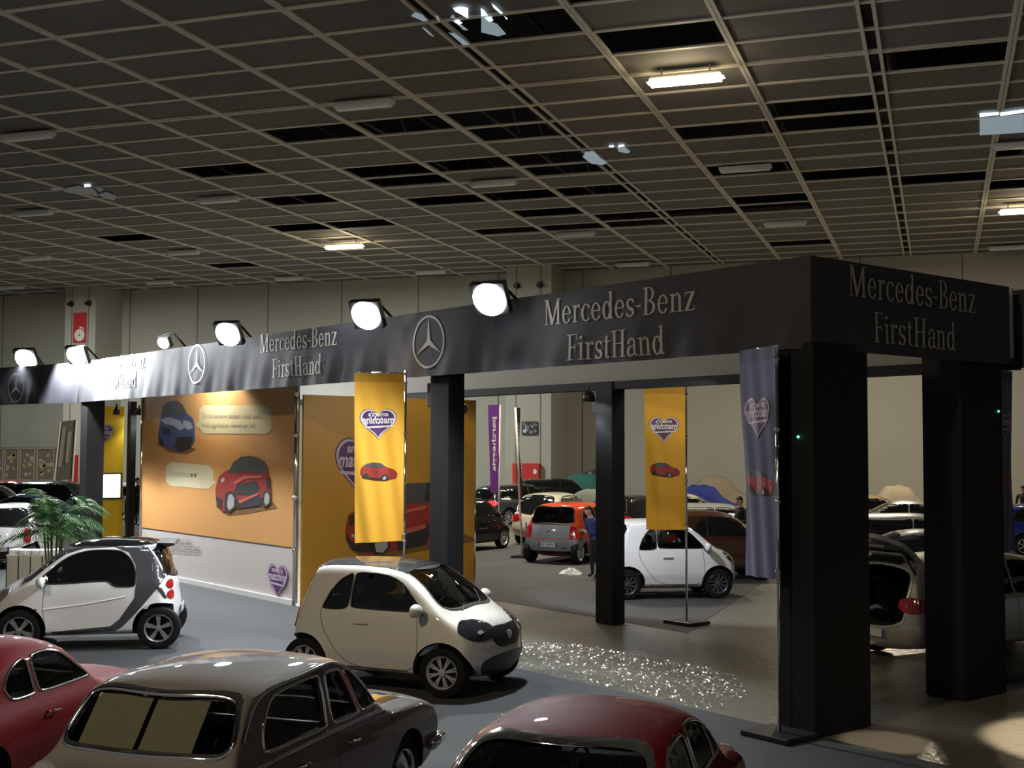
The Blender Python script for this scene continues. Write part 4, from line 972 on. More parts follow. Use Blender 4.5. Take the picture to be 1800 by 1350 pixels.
for px, py, lb in ((1205, 141, 'brightly lit warm ceiling lamp, largest, at the upper right'), (605, 434, 'small lit warm ceiling lamp left of the centre'), (1802, 371, 'lit warm ceiling lamp cut by the right edge')):
    p = atz(px, py, CZ - .35); r = empty('ceiling_lamp', p); tag(r, lb, 'ceiling lamp')
    bm = bmesh.new(); add_box(bm, (0, 0, .10), (1.7, .34, .08)); link_bm('housing', bm, M['fixture'], r, bevel=.02)
    bm = bmesh.new(); add_box(bm, (0, 0, 0), (1.9, .44, .16)); bmesh.ops.bevel(bm, geom=list(bm.edges), offset=.075, segments=4, affect='EDGES'); link_bm('diffuser', bm, M['lampglow'], r, True)
    bm = bmesh.new(); add_tube(bm, [(-.6, 0, .1), (-.6, 0, .38)], .02, 6); add_tube(bm, [(.6, 0, .1), (.6, 0, .38)], .02, 6); link_bm('hanger', bm, M['fixture'], r)
    l = bpy.data.lights.new('lamp_light', 'POINT'); l.energy = 90; l.color = WARM; l.shadow_soft_size = .25; o = bpy.data.objects.new('lamp_light', l); COL.objects.link(o); o.location = p - Vector((0, 0, .35))

# ------------------------------------------------------------------ the stand
CN = Vector((-1.27, 13.33, 0)); U = Vector((-.8453, .5343, 0)); V_ = Vector((.5343, .8453, 0))
def B(u, v, z=0): return CN + U * u + V_ * v + Vector((0, 0, z))
ZF, ZT = 4.07, 5.05
M['fascia'] = mat('charcoal_fabric', (.028, .028, .036), .75, bump=.25, bscale=3)
M['lining'] = mat('light_grey_lining', (.26, .255, .23), .8)
M['frame'] = mat('black_column_panel', (.0085, .0085, .010), .7, spec=.25)
M['letter'] = mat('silver_letter_print', (.37, .355, .31), .6)
M['letter_dim'] = M['letter']
M['panelwhite'] = mat('panel_white_print', (.50, .47, .45), .55)
M['porange'] = mat('panel_orange_print', (.62, .34, .14), .5, noise=.06, nscale=1.5)
M['pyellow'] = mat('panel_amber_print', (.52, .27, .03), .5)
M['cyellow'] = mat('column_yellow', (.78, .50, .01), .5)
M['bubble'] = mat('bubble_cream', (.60, .54, .36), .55)
M['ptext'] = mat('grey_print', (.30, .27, .20), .6)
M['purple'] = mat('purple_print', (.085, .022, .13), .5); M['lilac'] = mat('lilac_print', (.52, .42, .52), .5)
M['pcarred'] = mat('printed_red', (.32, .035, .028), .5); M['pcardark'] = mat('printed_dark', (.035, .03, .03), .5); M['pcarglass'] = mat('printed_glass_grey', (.075, .08, .075), .5)
M['pcarblue'] = mat('printed_blue', (.07, .09, .22), .5); M['pcarpale'] = mat('printed_pale_blue', (.34, .38, .52), .5); M['pcarrim'] = mat('printed_rim_grey', (.40, .40, .40), .5)
M['pshadow'] = mat('printed_brown', (.20, .10, .03), .5)
def wv(u, z):
    k = max(0, 1 - (z - ZF) / .75)
    return .010 * math.sin(u * 5.1 + z * 3) * (.3 + k) + .012 * math.sin(u * 2.3 - z * 5) * k + .007 * math.sin(u * 13 + 4 * z) * k
def Ff(u, z, off=0): return B(u, -wv(u, z) - off, z)
def Fr(v, z, off=0): return B(-wv(v + 30, z) * .4 - off, v, z)
stand = empty('exhibition_stand', CN); tag(stand, 'dark fabric trade stand frame with lettered fascia on black columns', 'exhibition stand')
SI = Vector(CN)
def rel(fn): return lambda a, b: fn(a, b) - SI
def cloth_strip(name, fn, a0, a1, n, k, m, th=.03):
    vs = []; fs = []
    for i in range(n + 1):
        for j in range(k + 1): vs.append(fn(a0 + (a1 - a0) * i / n, ZF + (ZT - ZF) * j / k) - SI)
    for i in range(n):
        for j in range(k): fs.append((i * (k + 1) + j, (i + 1) * (k + 1) + j, (i + 1) * (k + 1) + j + 1, i * (k + 1) + j + 1))
    o = link_mesh(name, vs, fs, m, stand)
    return o
UE = 21.97
ff = cloth_strip('fascia', lambda u, z: Ff(u, z), 0, UE, 240, 12, M['fascia'])
fr = cloth_strip('fascia', lambda v, z: Fr(v, z), 0, 3.95, 44, 12, M['fascia'])
# the bend to the next stand at the far left
E2 = atplane(-30, 698, B(UE, 0), V_ + U * .22); E2 = Vector((E2.x, E2.y, 0)); EB = B(UE, 0)
fl = cloth_strip('fascia', lambda t, z: EB + (E2 - EB) * t + V_ * wv(t * 7, z) + Vector((0, 0, z)), 0, 1.25, 60, 12, M['fascia'])
# light lining behind the fascia and on the inner side of the far fascia
def box_uv(name, u0, u1, v0, v1, z0, z1, m, parent, bevel=0):
    bm = bmesh.new(); add_frame_box(bm, B(u0, v0, z0) - SI, U * (u1 - u0), V_ * (v1 - v0), Vector((0, 0, z1 - z0)))
    return link_bm(name, bm, m, parent, bevel=bevel)
box_uv('fascia_lining', .05, UE, .035, .05, ZF + .01, ZT, M['lining'], stand)
box_uv('fascia_lining', .05, UE + 2, 4.10, 4.13, 4.16, ZT, M['lining'], stand)
box_uv('fascia_lining', .035, .05, .05, 3.9, ZF + .01, ZT, M['lining'], stand)
box_uv('beam', .05, UE, .10, .22, 4.14, 4.34, M['frame'], stand)
box_uv('beam', .05, UE + 2, 4.02, 4.30, 4.02, 4.15, M['frame'], stand)
box_uv('beam', .06, .30, .2, 4.0, 4.10, 4.3, M['frame'], stand)
box_uv('fascia', .0, UE + 2, 4.32, 4.36, 4.05, ZT, M['fascia'], stand)
for u0, u1, v0, v1 in ((.0, .5, .012, .98), (.10, .63, 2.98, 3.92), (7.30, 7.72, 4.0, 4.30), (6.62, 7.10, .07, .36), (21.5, 21.95, .07, .50), (22.4, 22.62, 1.50, 1.66), (19.5, 19.95, 3.9, 4.2)):
    bm = bmesh.new(); add_frame_box(bm, B(u0, v0, .006) - SI, U * (u1 - u0), V_ * (v1 - v0), Vector((0, 0, 4.14)))
    c = link_bm('column', bm, M['frame'], stand, bevel=.012)
# lettering
def px_u(px, py): p = atplane(px, py, CN, V_) - CN; return p.dot(U), p.z
def px_v(px, py): p = atplane(px, py, CN, U) - CN; return p.dot(V_), p.z
def lettering(fn, conv, parent, l1, l2, off=.012):
    for txt, (x0, y0, x1, y1, hh) in (('Mercedes-Benz', l1), ('FirstHand', l2)):
        a0, z0 = conv(x0, y0); a1, z1 = conv(x1, y1); g, wd = serif_text(txt)
        pl = [[(a0 + (a1 - a0) * (x / wd), z0 + (z1 - z0) * (x / wd) + y * hh) for x, y in q] for q in g]
        prints('lettering', pl, lambda a, b: fn(a, b, off) - SI, M['letter'], parent, .11)
lettering(Ff, px_u, ff, (958, 572, 1224, 545, .335), (998, 634, 1171, 622, .335))
lettering(Ff, px_u, ff, (458, 620, 594, 606, .335), (478, 664, 567, 657, .335))
lettering(Ff, px_u, ff, (181, 655, 254, 646, .335), (184, 684, 240, 680, .335))
lettering(Fr, px_v, fr, (1491, 519, 1714, 551, .335), (1534, 601, 1680, 617, .335))
for cx, cy, R in ((754, 601, .40), (346, 640, .40)):
    a, z = px_u(cx, cy); star('emblem', lambda p, q: Ff(a - p, z + q, .012) - SI, ff, M['letter'], R, .12)
dE = (E2 - EB)
tt = .62
star('emblem', lambda p, q: EB + dE * tt - dE.normalized() * p + Vector((0, 0, 4.50 + q)) - V_ * .035 - SI, fl, M['letter'], .38, .2)
# printed panels
def heart(cx, cz, w, h, n=40):
    pts = []
    for k in range(n):
        t = 2 * math.pi * k / n; x = 16 * math.sin(t) ** 3 / 16; y = (13 * math.cos(t) - 5 * math.cos(2 * t) - 2 * math.cos(3 * t) - math.cos(4 * t)) / 17 * 1.08
        pts.append((cx + x * w / 2, cz + (y + .0) * h / 2))
    return pts
def heart_logo(parent, fn, cx, cz, w, h, mir=1, o=.004, step=.1, white=None):
    white = white or M['lilac']
    prints('heart_border', [heart(cx, cz, w, h)], lambda a, b: fn(a, b, o), M['purple'], parent, step)
    prints('heart_line', [heart(cx, cz, w * .955, h * .955)], lambda a, b: fn(a, b, o * 1.8), white, parent, step)
    prints('heart', [heart(cx, cz, w * .87, h * .87)], lambda a, b: fn(a, b, o * 2.6), M['purple'], parent, step)
    t1 = fit2(plain_text("smart's", bold=.03), -.27 * w, .27 * w, .16 * h, .30 * h); t2 = fit2(plain_text('matching', shear=.25, bold=.03), -.44 * w, .44 * w, -.12 * h, .17 * h)
    bar = [[(-.40 * w, -.15 * h), (.34 * w, -.19 * h), (.36 * w, -.14 * h), (-.42 * w, -.10 * h)]]
    prints('heart_lettering', [[(cx + mir * a, cz + b) for a, b in q] for q in t1 + t2 + bar], lambda a, b: fn(a, b, o * 3.4), white, parent, step)

# left panel: orange above, white below, with two printed cars and speech bubbles
PV = 1.0
def p1(px, py): p = atplane(px, py, B(0, PV), V_) - CN; return p.dot(U), p.z
uR, _ = p1(519, 900); uL, _ = p1(249, 900); ZP = 4.45
panel = empty('advertising_panel', B((uR + uL) / 2, PV)); tag(panel, 'orange and white advertising panel with blue and red printed cars and speech bubbles', 'advertising panel')
o1 = Vector(panel.location)
bm = bmesh.new(); add_frame_box(bm, B(uR, PV + .01, .04) - o1, U * (uL - uR), V_ * .06, Vector((0, 0, ZP - .04))); board = link_bm('board', bm, M['panelwhite'], panel)
bm = bmesh.new(); add_frame_box(bm, B(uR, PV - .05, .006) - o1, U * (uL - uR), V_ * .06, Vector((0, 0, .10))); link_bm('baseboard', bm, mat('white_skirting', (.62, .62, .60), .5), panel)
bm = bmesh.new(); add_tube(bm, [B(uR - .03, PV - .02, .006) - o1, B(uR - .03, PV - .02, ZP) - o1], .035, 10)
for z in (1.0, 2.0, 3.2, 4.0): add_tube(bm, [B(uR - .03, PV - .02, z) - o1, B(uR - .03, PV - .02, z + .08) - o1], .05, 10)
link_bm('edge_post', bm, M['chrome'], panel, True); bm = bmesh.new()
add_tube(bm, [B(uL + .03, PV - .02, .006) - o1, B(uL + .03, PV - .02, ZP) - o1], .03, 8)
link_bm('edge_post', bm, M['chrome'], panel, True)
def f1(u, z, off=0): return B(u, PV - off, z) - o1
def pxp(conv, pts): return [conv(x, y) for x, y in pts]
prints('orange_field', [pxp(p1, [(519, 655), (249, 668), (249, 927), (519, 963)])], lambda a, b: f1(a, b, .002), M['porange'], panel, 0)
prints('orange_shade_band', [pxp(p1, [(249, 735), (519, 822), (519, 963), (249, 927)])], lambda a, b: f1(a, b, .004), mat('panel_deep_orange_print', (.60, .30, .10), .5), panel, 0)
def bubble(x0, y0, x1, y1, tail, m=None, dy=0):
    pl = [(x0 + 8, y0), (x1 - 8, y0 + dy), (x1, y0 + 8 + dy), (x1, y1 - 8 + dy), (x1 - 8, y1 + dy), (x0 + 8, y1), (x0, y1 - 8), (x0, y0 + 8)]
    prints('speech_bubble', [pxp(p1, pl), pxp(p1, tail)], lambda a, b: f1(a, b, .008), M['bubble'], panel, 0)
bubble(351, 712, 478, 762, [(352, 738), (344, 749), (352, 754)], dy=1)
bubble(292, 812, 375, 854, [(374, 840), (381, 850), (374, 851)], dy=6)
def ptxt(txt, x0, y0, x1, y1, dy=0, m=None, parent=None, off=.012):
    pl = fit2(plain_text(txt), 0, 1, 0, 1)
    prints('printed_text', [pxp(p1, [(x0 + (x1 - x0) * a, y0 + dy * a + (y1 - y0) * (1 - b)) for a, b in q]) for q in pl], lambda a, b: f1(a, b, off), m or M['ptext'], panel, 0)
ptxt('Di noi sempre badato i suoi spazi ...', 356, 727, 466, 738, 1)
ptxt('Non significano niente per lui?', 356, 744, 450, 754, 0)
ptxt('Lo permuti', 298, 826, 335, 840, 2)
for x in (338, 344): prints('printed_heart', [pxp(p1, [(x - 2.4, 833), (x, 832), (x + 2.4, 833), (x + 2, 837), (x, 840), (x - 2, 837)])], lambda a, b: f1(a, b, .012), M['pshadow'], panel, 0)
ptxt('Di nuovo c\'e la tua smart pronta a un nuovo destino', 256, 938, 337, 957, 6, mat('brown_print', (.28, .22, .20), .6))
ptxt('vieni in concessionaria permutare usato per tenere', 256, 950, 352, 973, 6, bpy.data.materials['brown_print'])
PC1 = [
 ('printed_shadow', 'pshadow', [[(276, 780), (300, 795), (330, 797), (346, 789), (320, 783), (290, 770)], [(380, 890), (400, 906), (432, 903), (488, 893), (480, 882), (400, 880)]]),
 ('printed_car_body', 'pcarblue', [[(288, 712), (300, 705), (312, 704), (322, 712), (330, 728), (340, 735), (343, 750), (343, 775), (336, 787), (318, 795), (305, 790), (283, 782), (279, 762), (283, 738)]]),
 ('printed_car_glass', 'pcarglass', [[(290, 724), (293, 712), (300, 707), (303, 708), (306, 730), (296, 729)], [(306, 708), (315, 706), (322, 714), (328, 728), (310, 731)]]),
 ('printed_car_light', 'pcarpale', [[(283, 737), (300, 733), (318, 740), (326, 752), (318, 757), (305, 748), (290, 745)], [(324, 738), (336, 742), (341, 752), (332, 756), (322, 748)]]),
 ('printed_car_dark', 'pcardark', [[(279, 766), (286, 772), (290, 783), (283, 782)], [(286, 750), (300, 754), (302, 764), (288, 762)], [(312, 768), (340, 768), (336, 786), (318, 794), (308, 785)]]),
 ('printed_car_body', 'pcarred', [[(386, 838), (396, 829), (408, 824), (430, 820), (465, 822), (475, 838), (478, 862), (478, 880), (455, 889), (420, 893), (392, 900), (382, 888), (380, 860)]]),
 ('printed_car_glass', 'pcarglass', [[(402, 832), (412, 812), (425, 803), (440, 801), (455, 804), (468, 812), (473, 832), (455, 831), (430, 830)]]),
 ('printed_car_dark', 'pcardark', [[(381, 872), (392, 878), (392, 896), (384, 890)], [(412, 868), (418, 852), (452, 845), (458, 858), (450, 872)], [(396, 885), (398, 868), (406, 862), (414, 866), (418, 878), (416, 893), (404, 902), (397, 898)], [(416, 878), (456, 872), (466, 876), (458, 889), (418, 894)], [(462, 884), (464, 868), (470, 861), (477, 866), (478, 884), (470, 892), (464, 891)], [(471, 836), (477, 842), (476, 862), (470, 858)]]),
 ('printed_rim', 'pcarrim', [[(401, 884), (404, 870), (409, 868), (414, 876), (413, 890), (406, 897), (402, 893)], [(466, 880), (468, 868), (472, 865), (476, 872), (475, 884), (469, 888)], [(390, 842), (396, 839), (397, 845), (391, 849)]]),
 ('printed_highlight', 'printed_pink', [[(412, 848), (430, 836), (462, 836), (462, 840), (432, 842), (416, 852)], [(420, 880), (456, 866), (458, 869), (424, 885)]]),
]
M['printed_pink'] = mat('printed_pink', (.55, .12, .09), .5)
for k, (nm, mk, pls) in enumerate(PC1):
    prints(nm, [pxp(p1, q) for q in pls], lambda a, b, k=k: f1(a, b, .010 + .002 * k), M[mk], panel, 0)
hu, hz = p1(489, 1017); hu2, _ = p1(471, 1017); hu3, _ = p1(507, 1017); _, z1_ = p1(489, 985); _, z2_ = p1(489, 1052)
heart_logo(panel, lambda a, b, o: f1(a, b, o + .012), hu, hz, abs(hu2 - hu3), z1_ - z2_, mir=-1, o=.003)

# right panel: amber, at right angles, with a large printed car
PU = 12.75
def p2(px, py): p = atplane(px, py, B(PU, 0), U) - CN; return p.dot(V_), p.z
panel2 = empty('advertising_panel', B(PU, 3.1)); tag(panel2, 'amber advertising panel with large purple heart and red car behind yellow flag', 'advertising panel')
o2 = Vector(panel2.location); vE, _ = p2(834, 900)
bm = bmesh.new(); add_frame_box(bm, B(PU, PV + .08, .006) - o2, U * .06, V_ * (vE - PV - .08), Vector((0, 0, 4.0))); link_bm('board', bm, M['pyellow'], panel2)
bm = bmesh.new(); add_frame_box(bm, B(PU - .01, vE, .006) - o2, U * .08, V_ * .025, Vector((0, 0, 4.0))); link_bm('edge_post', bm, M['chrome'], panel2)
def f2(v, z, off=0): return B(PU - off, v, z) - o2
hv, hz = p2(634, 815); hv1, _ = p2(589, 815); hv2, _ = p2(679, 815); _, z1_ = p2(634, 758); _, z2_ = p2(634, 878)
heart_logo(panel2, lambda a, b, o: f2(a, b, o), hv, hz, abs(hv2 - hv1), z1_ - z2_, mir=1, o=.004)
PC2 = [
 ('printed_shadow', 'pshadow', [[(612, 962), (640, 984), (700, 976), (840, 950), (800, 930), (640, 945)]]),
 ('printed_car_body', 'pcarred', [[(608, 925), (612, 905), (625, 897), (640, 890), (700, 880), (750, 875), (790, 884), (812, 905), (815, 925), (800, 940), (748, 958), (650, 975), (620, 965), (608, 950)]]),
 ('printed_car_glass', 'pcarglass', [[(640, 893), (665, 864), (700, 850), (760, 848), (790, 862), (800, 884), (750, 886), (700, 886)]]),
 ('printed_car_dark', 'pcardark', [[(607, 930), (612, 945), (622, 955), (640, 972), (620, 968), (609, 952)], [(625, 952), (660, 948), (650, 972), (630, 966)], [(694, 935), (748, 920), (760, 925), (748, 958), (700, 968)], [(648, 958), (655, 942), (672, 938), (684, 944), (686, 962), (676, 974), (656, 975)], [(614, 908), (622, 902), (622, 922), (614, 926)], [(745, 878), (752, 848), (757, 848), (754, 884)]]),
 ('printed_rim', 'pcarrim', [[(658, 958), (662, 948), (672, 944), (680, 950), (681, 962), (672, 972), (661, 970)], [(617, 938), (628, 941), (628, 947), (617, 944)]]),
 ('printed_highlight', 'printed_pink', [[(712, 896), (748, 888), (748, 894), (712, 902)], [(712, 930), (748, 921), (748, 928), (714, 938)], [(640, 898), (700, 884), (700, 889), (642, 903)]]),
]
for k, (nm, mk, pls) in enumerate(PC2):
    prints(nm, [pxp(p2, q) for q in pls], lambda a, b, k=k: f2(a, b, .006 + .002 * k), M[mk], panel2, 0)
bm = bmesh.new()
for k in range(7):
    a = 2 * math.pi * k / 7; cx, cz = p2(670, 958)
    pass
bm.free()

# yellow screen wall at the left end
PU3 = 22.35
def p3(px, py): p = atplane(px, py, B(PU3, 0), U) - CN; return p.dot(V_), p.z
v0, _ = p3(166, 800); v1, _ = p3(217, 800)
sw = empty('display_panel', B(PU3, (v0 + v1) / 2)); tag(sw, 'tall yellow panel with a purple heart behind the left column', 'display panel'); o3 = Vector(sw.location)
bm = bmesh.new(); add_frame_box(bm, B(PU3, v0, .006) - o3, U * .3, V_ * (v1 - v0), Vector((0, 0, 4.0))); link_bm('board', bm, M['cyellow'], sw)
def f3(v, z, off=0): return B(PU3 - off, v, z) - o3
a, z = p3(179, 762); a1, _ = p3(157, 762); a2, _ = p3(201, 762); _, z1_ = p3(179, 740); _, z2_ = p3(179, 783)
heart_logo(sw, lambda p, q, o: f3(p, q, o), a, z, abs(a2 - a1), z1_ - z2_, mir=1, o=.004)
a0, zt = p3(168, 834); a1, zb = p3(209, 874)
tv = empty('wall_screen', B(PU3 - .03, (a0 + a1) / 2, zb)); tag(tv, 'glowing white flat screen on the yellow panel', 'screen'); o4 = Vector(tv.location)
bm = bmesh.new(); add_frame_box(bm, B(PU3 - .01, a0 - .04, zb - .04) - o4, U * -.06, V_ * (a1 - a0 + .08), Vector((0, 0, zt - zb + .08))); link_bm('bezel', bm, M['plastic'], tv)
bm = bmesh.new(); add_frame_box(bm, B(PU3 - .072, a0, zb) - o4, U * -.004, V_ * (a1 - a0), Vector((0, 0, zt - zb))); link_bm('display', bm, mat('lit_display', (1, 1, 1), .3, emit=(.95, .97, 1), estr=2.2), tv)

# ---- carpets
M['carpet'] = mat('blue_grey_carpet', (.050, .054, .058), .88, noise=.10, nscale=1.2, bump=.15, bscale=60)
M['carpet2'] = mat('charcoal_carpet', (.055, .055, .055), .9, noise=.12, nscale=1.2, bump=.15, bscale=60)
def slab(name, pts, m, label, cat, z=.006):
    bm = bmesh.new(); bot = [bm.verts.new((p.x, p.y, 0)) for p in pts]; top = [bm.verts.new((p.x, p.y, z)) for p in pts]
    bm.faces.new(bot[::-1]); bm.faces.new(top)
    for i in range(len(pts)): j = (i + 1) % len(pts); bm.faces.new((bot[i], bot[j], top[j], top[i]))
    o = link_bm(name, bm, m); return tag(o, label, cat)
slab('carpet', [B(-9, .10), B(10.6, .16), B(PU - .15, PV - .0), B(23.5, PV - .0), B(30, -8), B(12, -22), B(-14, -9)], M['carpet'], 'blue-grey carpet under the front row of cars', 'carpet')
slab('carpet', [B(5.95, 4.42), B(11.0, 4.55), B(16, 4.6), B(22, 9), B(22, 20), B(15.5, 20)], M['carpet2'], 'charcoal carpet behind the stand under the rear white car', 'carpet')

# ---- floodlights on the fascia
M['flood'] = mat('lit_floodlight_lens', (1, 1, 1), .3, emit=(.93, .97, 1), estr=60)
M['floodw'] = mat('lit_warm_floodlight_lens', (1, 1, .8), .3, emit=(1, .98, .62), estr=30)
def floodlight(px, py, label, v=-.45, energy=900, size=.27, m=None, warm=False, aim=None, spot=True):
    p = atplane(px, py, B(0, v), V_); r = empty('floodlight', p); tag(r, label, 'floodlight', 'floodlights above the fascia')
    d = Vector((0, 0, EYE)) - p; d = (d.normalized() * .6 + (-V_) * .55 + Vector((0, 0, -.55))).normalized()
    q = d.to_track_quat('Z', 'Y').to_matrix()
    bm = bmesh.new(); add_box(bm, -d * .07, (size * 1.9, size * 1.7, .12), q); link_bm('housing', bm, M['plastic'], r, bevel=.01)
    bm = bmesh.new(); add_lathe(bm, [(.001, .03), (size * .5, .028), (size * .85, .015), (size * .88, 0)], 'Z', 28)
    bmesh.ops.transform(bm, matrix=q.to_4x4(), verts=bm.verts); link_bm('lens', bm, m or (M['floodw'] if warm else M['flood']), r, True)
    t = p - V_ * v; bm = bmesh.new(); a = Vector((0, 0, .16))
    add_tube(bm, [Vector((0, 0, 0)) - d * .1, Vector((0, 0, .16)), V_ * (-v * .5) + Vector((0, 0, .22)), V_ * (-v + .08) + Vector((0, 0, -.05 + (ZT - p.z)))], .022, 8); link_bm('arm', bm, M['frame'], r, True)
    if energy:
        tg = aim or (p - V_ * 5 - Vector((0, 0, 6)))
        spot_lamp('flood_and_fill', p + d * .12, tg, 150, energy, (1, .93, .70) if warm else (.90, .96, 1), .12, .5)
    return r
floodlight(860, 527, 'floodlight on an arm between the large emblem and large lettering', energy=1100)
floodlight(643, 555, 'floodlight on an arm just left of the large emblem', energy=1100)
floodlight(400, 588, 'floodlight on an arm between the far emblem and far lettering', energy=1100)
floodlight(45, 632, 'largest white glare at the far left of the fascia', energy=900, size=.33)
floodlight(134, 626, 'floodlight near the left corner column against the red-signed pilaster', energy=700, aim=B(20.5, 0, 4.5), v=-.5)
floodlight(287, 603, 'small yellowish floodlight turned sideways on the fascia', energy=0, warm=True, size=.14)
# added fascia wash and fill spots without fixtures, and the panel's top lamp
spot_lamp('flood_and_fill', B(20.6, -.6, 5.30), B(19.6, 0, 4.5), 140, 2600, (.93, .97, 1), .1)
spot_lamp('flood_and_fill', B(15.5, -.9, 5.6), B(15.2, 0, 4.4), 130, 420, (.93, .97, 1), .1)
spot_lamp('flood_and_fill', B(9.4, -.9, 5.4), B(9.2, 0, 4.4), 130, 70, (.93, .97, 1), .1)
spot_lamp('flood_and_fill', B(16.2, .45, 4.75), B(16.4, 1.0, 3.2), 140, 260, (1, .93, .75), .1)
spot_lamp('flood_and_fill', B(8.6, 4.62, 3.95), B(9, 9.5, 0), 105, 560, (.90, .95, 1), .1)  # added spot for the white car behind the stand
spot_lamp('flood_and_fill', B(4.6, 3.4, 3.9), B(6.7, 5.4, 2.6), 75, 110, (1, .95, .85), .1)  # added fill for the right yellow flag
spot_lamp('flood_and_fill', B(9.4, 3.2, 3.9), B(12.75, 2.8, .9), 110, 130, (1, .95, .85), .1)  # added fill to brighten the amber panel
spot_lamp('flood_and_fill', B(22.4, -.6, 5.3), B(22.2, 0, 4.6), 130, 1300, (.93, .97, 1), .1)  # added wash at the left bend of the fascia
# small spotlights inside the stand
def can(px, py, u, v, label, aim, energy, z=3.9, size=.12, glow=True):
    p = B(u, v, z); r = empty('spotlight', p); tag(r, label, 'spotlight')
    d = (aim - p).normalized(); q = d.to_track_quat('Z', 'Y').to_matrix()
    bm = bmesh.new(); add_lathe(bm, [(size * .5, -.12), (size * .8, -.06), (size, .05), (size * .93, .05), (size * .8, .0)], 'Z', 22); bmesh.ops.transform(bm, matrix=q.to_4x4(), verts=bm.verts); link_bm('housing', bm, M['plastic'], r, True)
    bm = bmesh.new(); add_lathe(bm, [(.001, .03), (size * .9, .03)], 'Z', 22); bmesh.ops.transform(bm, matrix=q.to_4x4(), verts=bm.verts); link_bm('lens', bm, M['flood'] if glow else M['clear'], r, True)
    bm = bmesh.new(); add_tube(bm, [(0, 0, .02), (0, 0, .2)], .02, 8); link_bm('bracket', bm, M['plastic'], r)
    if energy: spot_lamp('spot_light', p + d * .1, aim, 100, energy, (.93, .97, 1), .05, .6)
can(1057, 703, 7.62, 3.75, 'lit spotlight on the rear column beside the right yellow flag', B(7.9, 3.86, 1.2), 60, 3.86)
can(226, 735, 22.15, 1.62, 'lit spotlight beside the yellow panel', B(22.4, 1.6, 1.5), 40, 3.85)
can(195, 710, 22.0, .98, 'small unlit spotlight above the heart of the yellow panel', B(22.3, 1.1, 2.6), 0, 3.86, .09, False)
can(823, 697, 12.55, 4.7, 'small unlit spotlight at the top of the amber panel', B(13, 3.6, 1.5), 0, 3.80, .10, False)
for u, v, lb in ((7.78, .12, 'small black box on the middle front column'), (22.05, .16, 'small black box on the left corner column'), (8.0, 4.05, 'black box beside the lit spotlight on the rear column')):
    bm = bmesh.new(); add_frame_box(bm, (0, 0, 0), U * .14, V_ * .16, Vector((0, 0, .36)))
    o = link_bm('spotlight_mount', bm, M['plastic'], bevel=.012); o.location = B(u - (.66 if u < 8 else (.08 if u > 20 else .27)), v, 3.62); tag(o, lb, 'spotlight_mount')  # dark boxes taken for spotlight mounts
box_led = mat('green_led', (0, .6, .3), .3, emit=(.05, 1, .55), estr=6)
for px, py, uu, cu, cv, lb in ((1404, 768, 0, 0, .3, 'tiny green light on the near corner column'), (1755, 723, 1, 0, 0, 'tiny green light on the right column')):
    p = atplane(px, py, CN, V_) if not uu else atplane(px, py, B(.1, 0), U)
    if not uu: p = p - V_ * .01
    bm = bmesh.new(); bmesh.ops.create_uvsphere(bm, u_segments=10, v_segments=8, radius=.014); o = link_bm('indicator_lamp', bm, box_led, smooth=True); o.location = p; tag(o, lb, 'indicator lamp')

